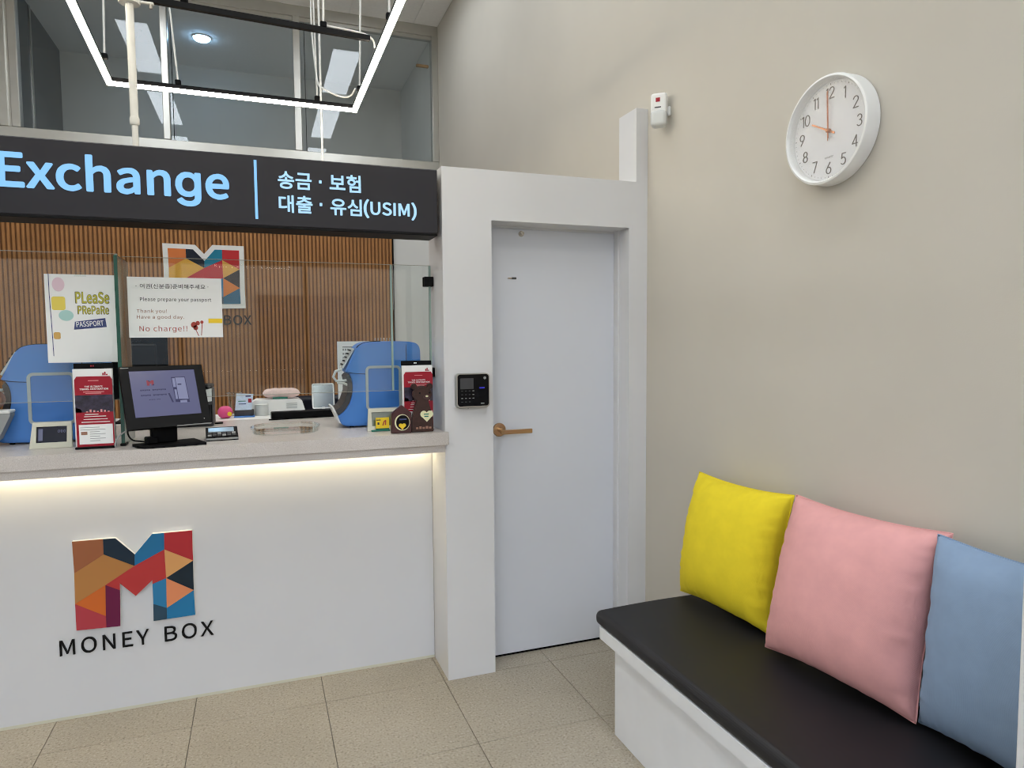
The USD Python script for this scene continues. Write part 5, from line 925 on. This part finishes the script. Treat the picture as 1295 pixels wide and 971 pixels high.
wb = thing('white_printer', 'white sloping-sided desktop box under the wipes pack', 'desktop printer', (0.08, 3.90, ZR))
wbp = Polygon([(-0.070, ZR), (0.230, ZR), (0.212, ZR+0.066), (0.196, ZR+0.078), (-0.020, ZR+0.080), (-0.045, ZR+0.066)])
obj('body', front(wbp, 3.975, 0.12), WHITEP, wb)
obj('paper_roll', cyl((0.005, 3.835, ZR), (0.005, 3.835, ZR+0.058), 0.034, 28), PALEP, wb, smooth=35)
for k in range(4): obj('vent', bx(0.13, 0.185, 3.8535, 3.856, ZR+0.030+0.008*k, ZR+0.033+0.008*k), GREYP, wb)
wp = thing('wipes_pack', 'pale pink pillow pack of wipes lying on the white box', 'wipes pack', (0.11, 3.91, ZR+0.08))
def packmesh(x0, x1, y0, y1, z0, z1):
    n, m = 25, 13; V = []
    for sgn in (1, -1):
        for i in range(n):
            for j in range(m):
                u, w = -1+2*i/(n-1), -1+2*j/(m-1); h = max(0, (1-abs(u)**5))**0.6*(1-abs(w)**4)**0.7
                zc = (z0+z1)/2+0.0012*math.sin(i*1.1+j*0.7); V.append(((x0+x1)/2+u*(x1-x0)/2, (y0+y1)/2+w*(y1-y0)/2*(0.8+0.2*h), zc+sgn*h*(z1-z0)/2*0.92 if sgn > 0 else (z0+z1)/2-h*(z1-z0)/2*0.92))
    F = []
    for s in range(2):
        o = s*n*m
        for i in range(n-1):
            for j in range(m-1):
                a, b, c, d = o+i*m+j, o+(i+1)*m+j, o+(i+1)*m+j+1, o+i*m+j+1
                F += [[a, b, c], [a, c, d]] if s == 0 else [[a, c, b], [a, d, c]]
    return trimesh.Trimesh(np.array(V), np.array(F), process=False)
obj('pack', packmesh(0.012, 0.204, 3.865, 3.965, ZR+0.081, ZR+0.137), PINKPACK, wp, smooth=50)
obj('label', bx(0.062, 0.138, 3.867, 3.875, ZR+0.0805, ZR+0.090, 0.001), GREENC, wp)
mi = thing('desk_mirror', 'square white-framed desk mirror on a short stand', 'mirror', (0.318, 3.80, ZR))
Rq = trimesh.transformations.rotation_matrix(math.radians(-10), [1, 0, 0], [0, 3.80, ZR+0.02])
def mq(m): m = m.copy(); m.apply_transform(Rq); return m
mf = rrect(0.260, 0.376, ZR+0.026, ZR+0.162, 0.010)
obj('frame', mq(front(mf.difference(mf.buffer(-0.006)), 3.806, 0.012)), WHITEP, mi); obj('back', mq(front(mf.buffer(-0.002), 3.812, 0.006)), WHITEP, mi); obj('glass', mq(front(mf.buffer(-0.006), 3.806, 0.004)), MIRROR, mi)
obj('stem', bx(0.310, 0.326, 3.800, 3.812, ZR+0.004, ZR+0.034, 0.001), WHITEP, mi); obj('stand_base', bx(0.285, 0.351, 3.775, 3.840, ZR, ZR+0.005, 0.002), WHITEP, mi)
bb = thing('black_bar_box', 'long low black bar-shaped box behind the glass tray', 'box', (0.22, 3.60, ZT))
obj('body', put(bx(-0.165, 0.165, -0.026, 0.026, 0, 0.038, 0.004), trimesh.transformations.euler_matrix(0, 0, 0.10)[:3, :3], (0.212, 3.600, ZT)), BLACKP, bb)
obj('lower_lip', put(bx(-0.18, -0.10, -0.032, -0.024, 0, 0.006, 0.001), trimesh.transformations.euler_matrix(0, 0, 0.10)[:3, :3], (0.212, 3.600, ZT)), BLACKP, bb)
cal = thing('calendar', 'white desk calendar with a printed grid standing behind the right machine', 'calendar', (0.54, 3.80, ZR))
obj('sheet', front(sbox(0.396, ZR+0.004, 0.690, ZR+0.385), 3.80, 0.004), PAPER, cal)
for r in range(12):
    for c in range(5): obj('grid_print', front(sbox(0.424+0.012*c, ZR+0.335-0.022*r, 0.432+0.012*c, ZR+0.346-0.022*r), 3.796, 0.0004), GREYP, cal)
obj('title_print', front(sbox(0.424, ZR+0.352, 0.52, ZR+0.358), 3.796, 0.0004), GREYP, cal)
obj('stand', bx(0.41, 0.68, 3.801, 3.86, ZR, ZR+0.006, 0.001), WHITEP, cal)
for k in range(6): obj('ring', lathe([(0.009, -0.0012), (0.011, -0.0012), (0.011, 0.0012), (0.009, 0.0012)], (0.60+0.016*k, 3.80, ZR+0.392), (1, 0, 0), 16), CHROME, cal)
dm = thing('rear_monitor', 'black computer monitor seen from the back behind the typed notice', 'monitor', (-0.51, 3.80, ZR))
obj('housing', bx(-0.72, -0.424, 3.765, 3.805, 1.20, 1.53, 0.006), BLACKP, dm)
obj('rear_hub', bx(-0.62, -0.47, 3.745, 3.766, 1.34, 1.47, 0.008), BLACKM, dm)
obj('neck', bx(-0.565, -0.535, 3.775, 3.80, ZR+0.008, 1.22, 0.003), BLACKP, dm); obj('base', bx(-0.66, -0.46, 3.70, 3.86, ZR, ZR+0.008, 0.003), BLACKP, dm)
td = thing('tape_dispenser', 'pale grey tape dispenser cut by the left edge of the picture', 'tape dispenser', (-0.95, 3.05, ZT))
tp = Polygon([(-1.06, ZT), (-0.955, ZT), (-0.915, ZT+0.030), (-0.874, ZT+0.118), (-0.874, ZT+0.130), (-1.06, ZT+0.132)]).buffer(-0.004).buffer(0.004).difference(ellipse(-0.930, ZT+0.048, 0.021, 0.016))
obj('body', front(tp, 3.075, 0.055), GREYP, td)
obj('cover', bx(-1.06, -0.872, 3.015, 3.08, ZT+0.128, ZT+0.140, 0.003), WHITEP, td)
obj('hub', cyl((-0.930, 3.070, ZT+0.048), (-0.930, 3.030, ZT+0.048), 0.015), BLACKP, td)
obj('tape_roll', cyl((-0.935, 3.073, ZT+0.178), (-0.935, 3.025, ZT+0.178), 0.036, 28), INK_BR, td)
obj('cutter', tube([(-0.99, 3.05, ZT+0.140), (-0.955, 3.05, ZT+0.205), (-0.925, 3.05, ZT+0.222)], 0.009), CHROME, td)
oc = thing('office_chair', 'dark office chair back showing behind the white box and mirror', 'chair', (0.28, 4.35, 0))
obj('backrest', rbx(0.06, 0.52, 4.44, 4.52, 0.62, 1.135, 0.035), LCD, oc, smooth=40)
obj('seat', rbx(0.05, 0.53, 4.02, 4.47, 0.42, 0.50, 0.035), LCD, oc, smooth=40)
obj('back_bar', bx(0.27, 0.31, 4.50, 4.54, 0.40, 0.80, 0.004), BLACKP, oc)
obj('column', cyl((0.29, 4.25, 0.08), (0.29, 4.25, 0.43), 0.025), BLACKP, oc)
for k in range(5):
    a = 2*math.pi*k/5+0.3; obj('base_leg', tube([(0.29, 4.25, 0.09), (0.29+0.26*math.cos(a), 4.25+0.26*math.sin(a), 0.065)], 0.018), BLACKP, oc); obj('caster', cyl((0.29+0.26*math.cos(a)-0.012, 4.25+0.26*math.sin(a), 0.028), (0.29+0.26*math.cos(a)+0.012, 4.25+0.26*math.sin(a), 0.028), 0.028), BLACKP, oc)
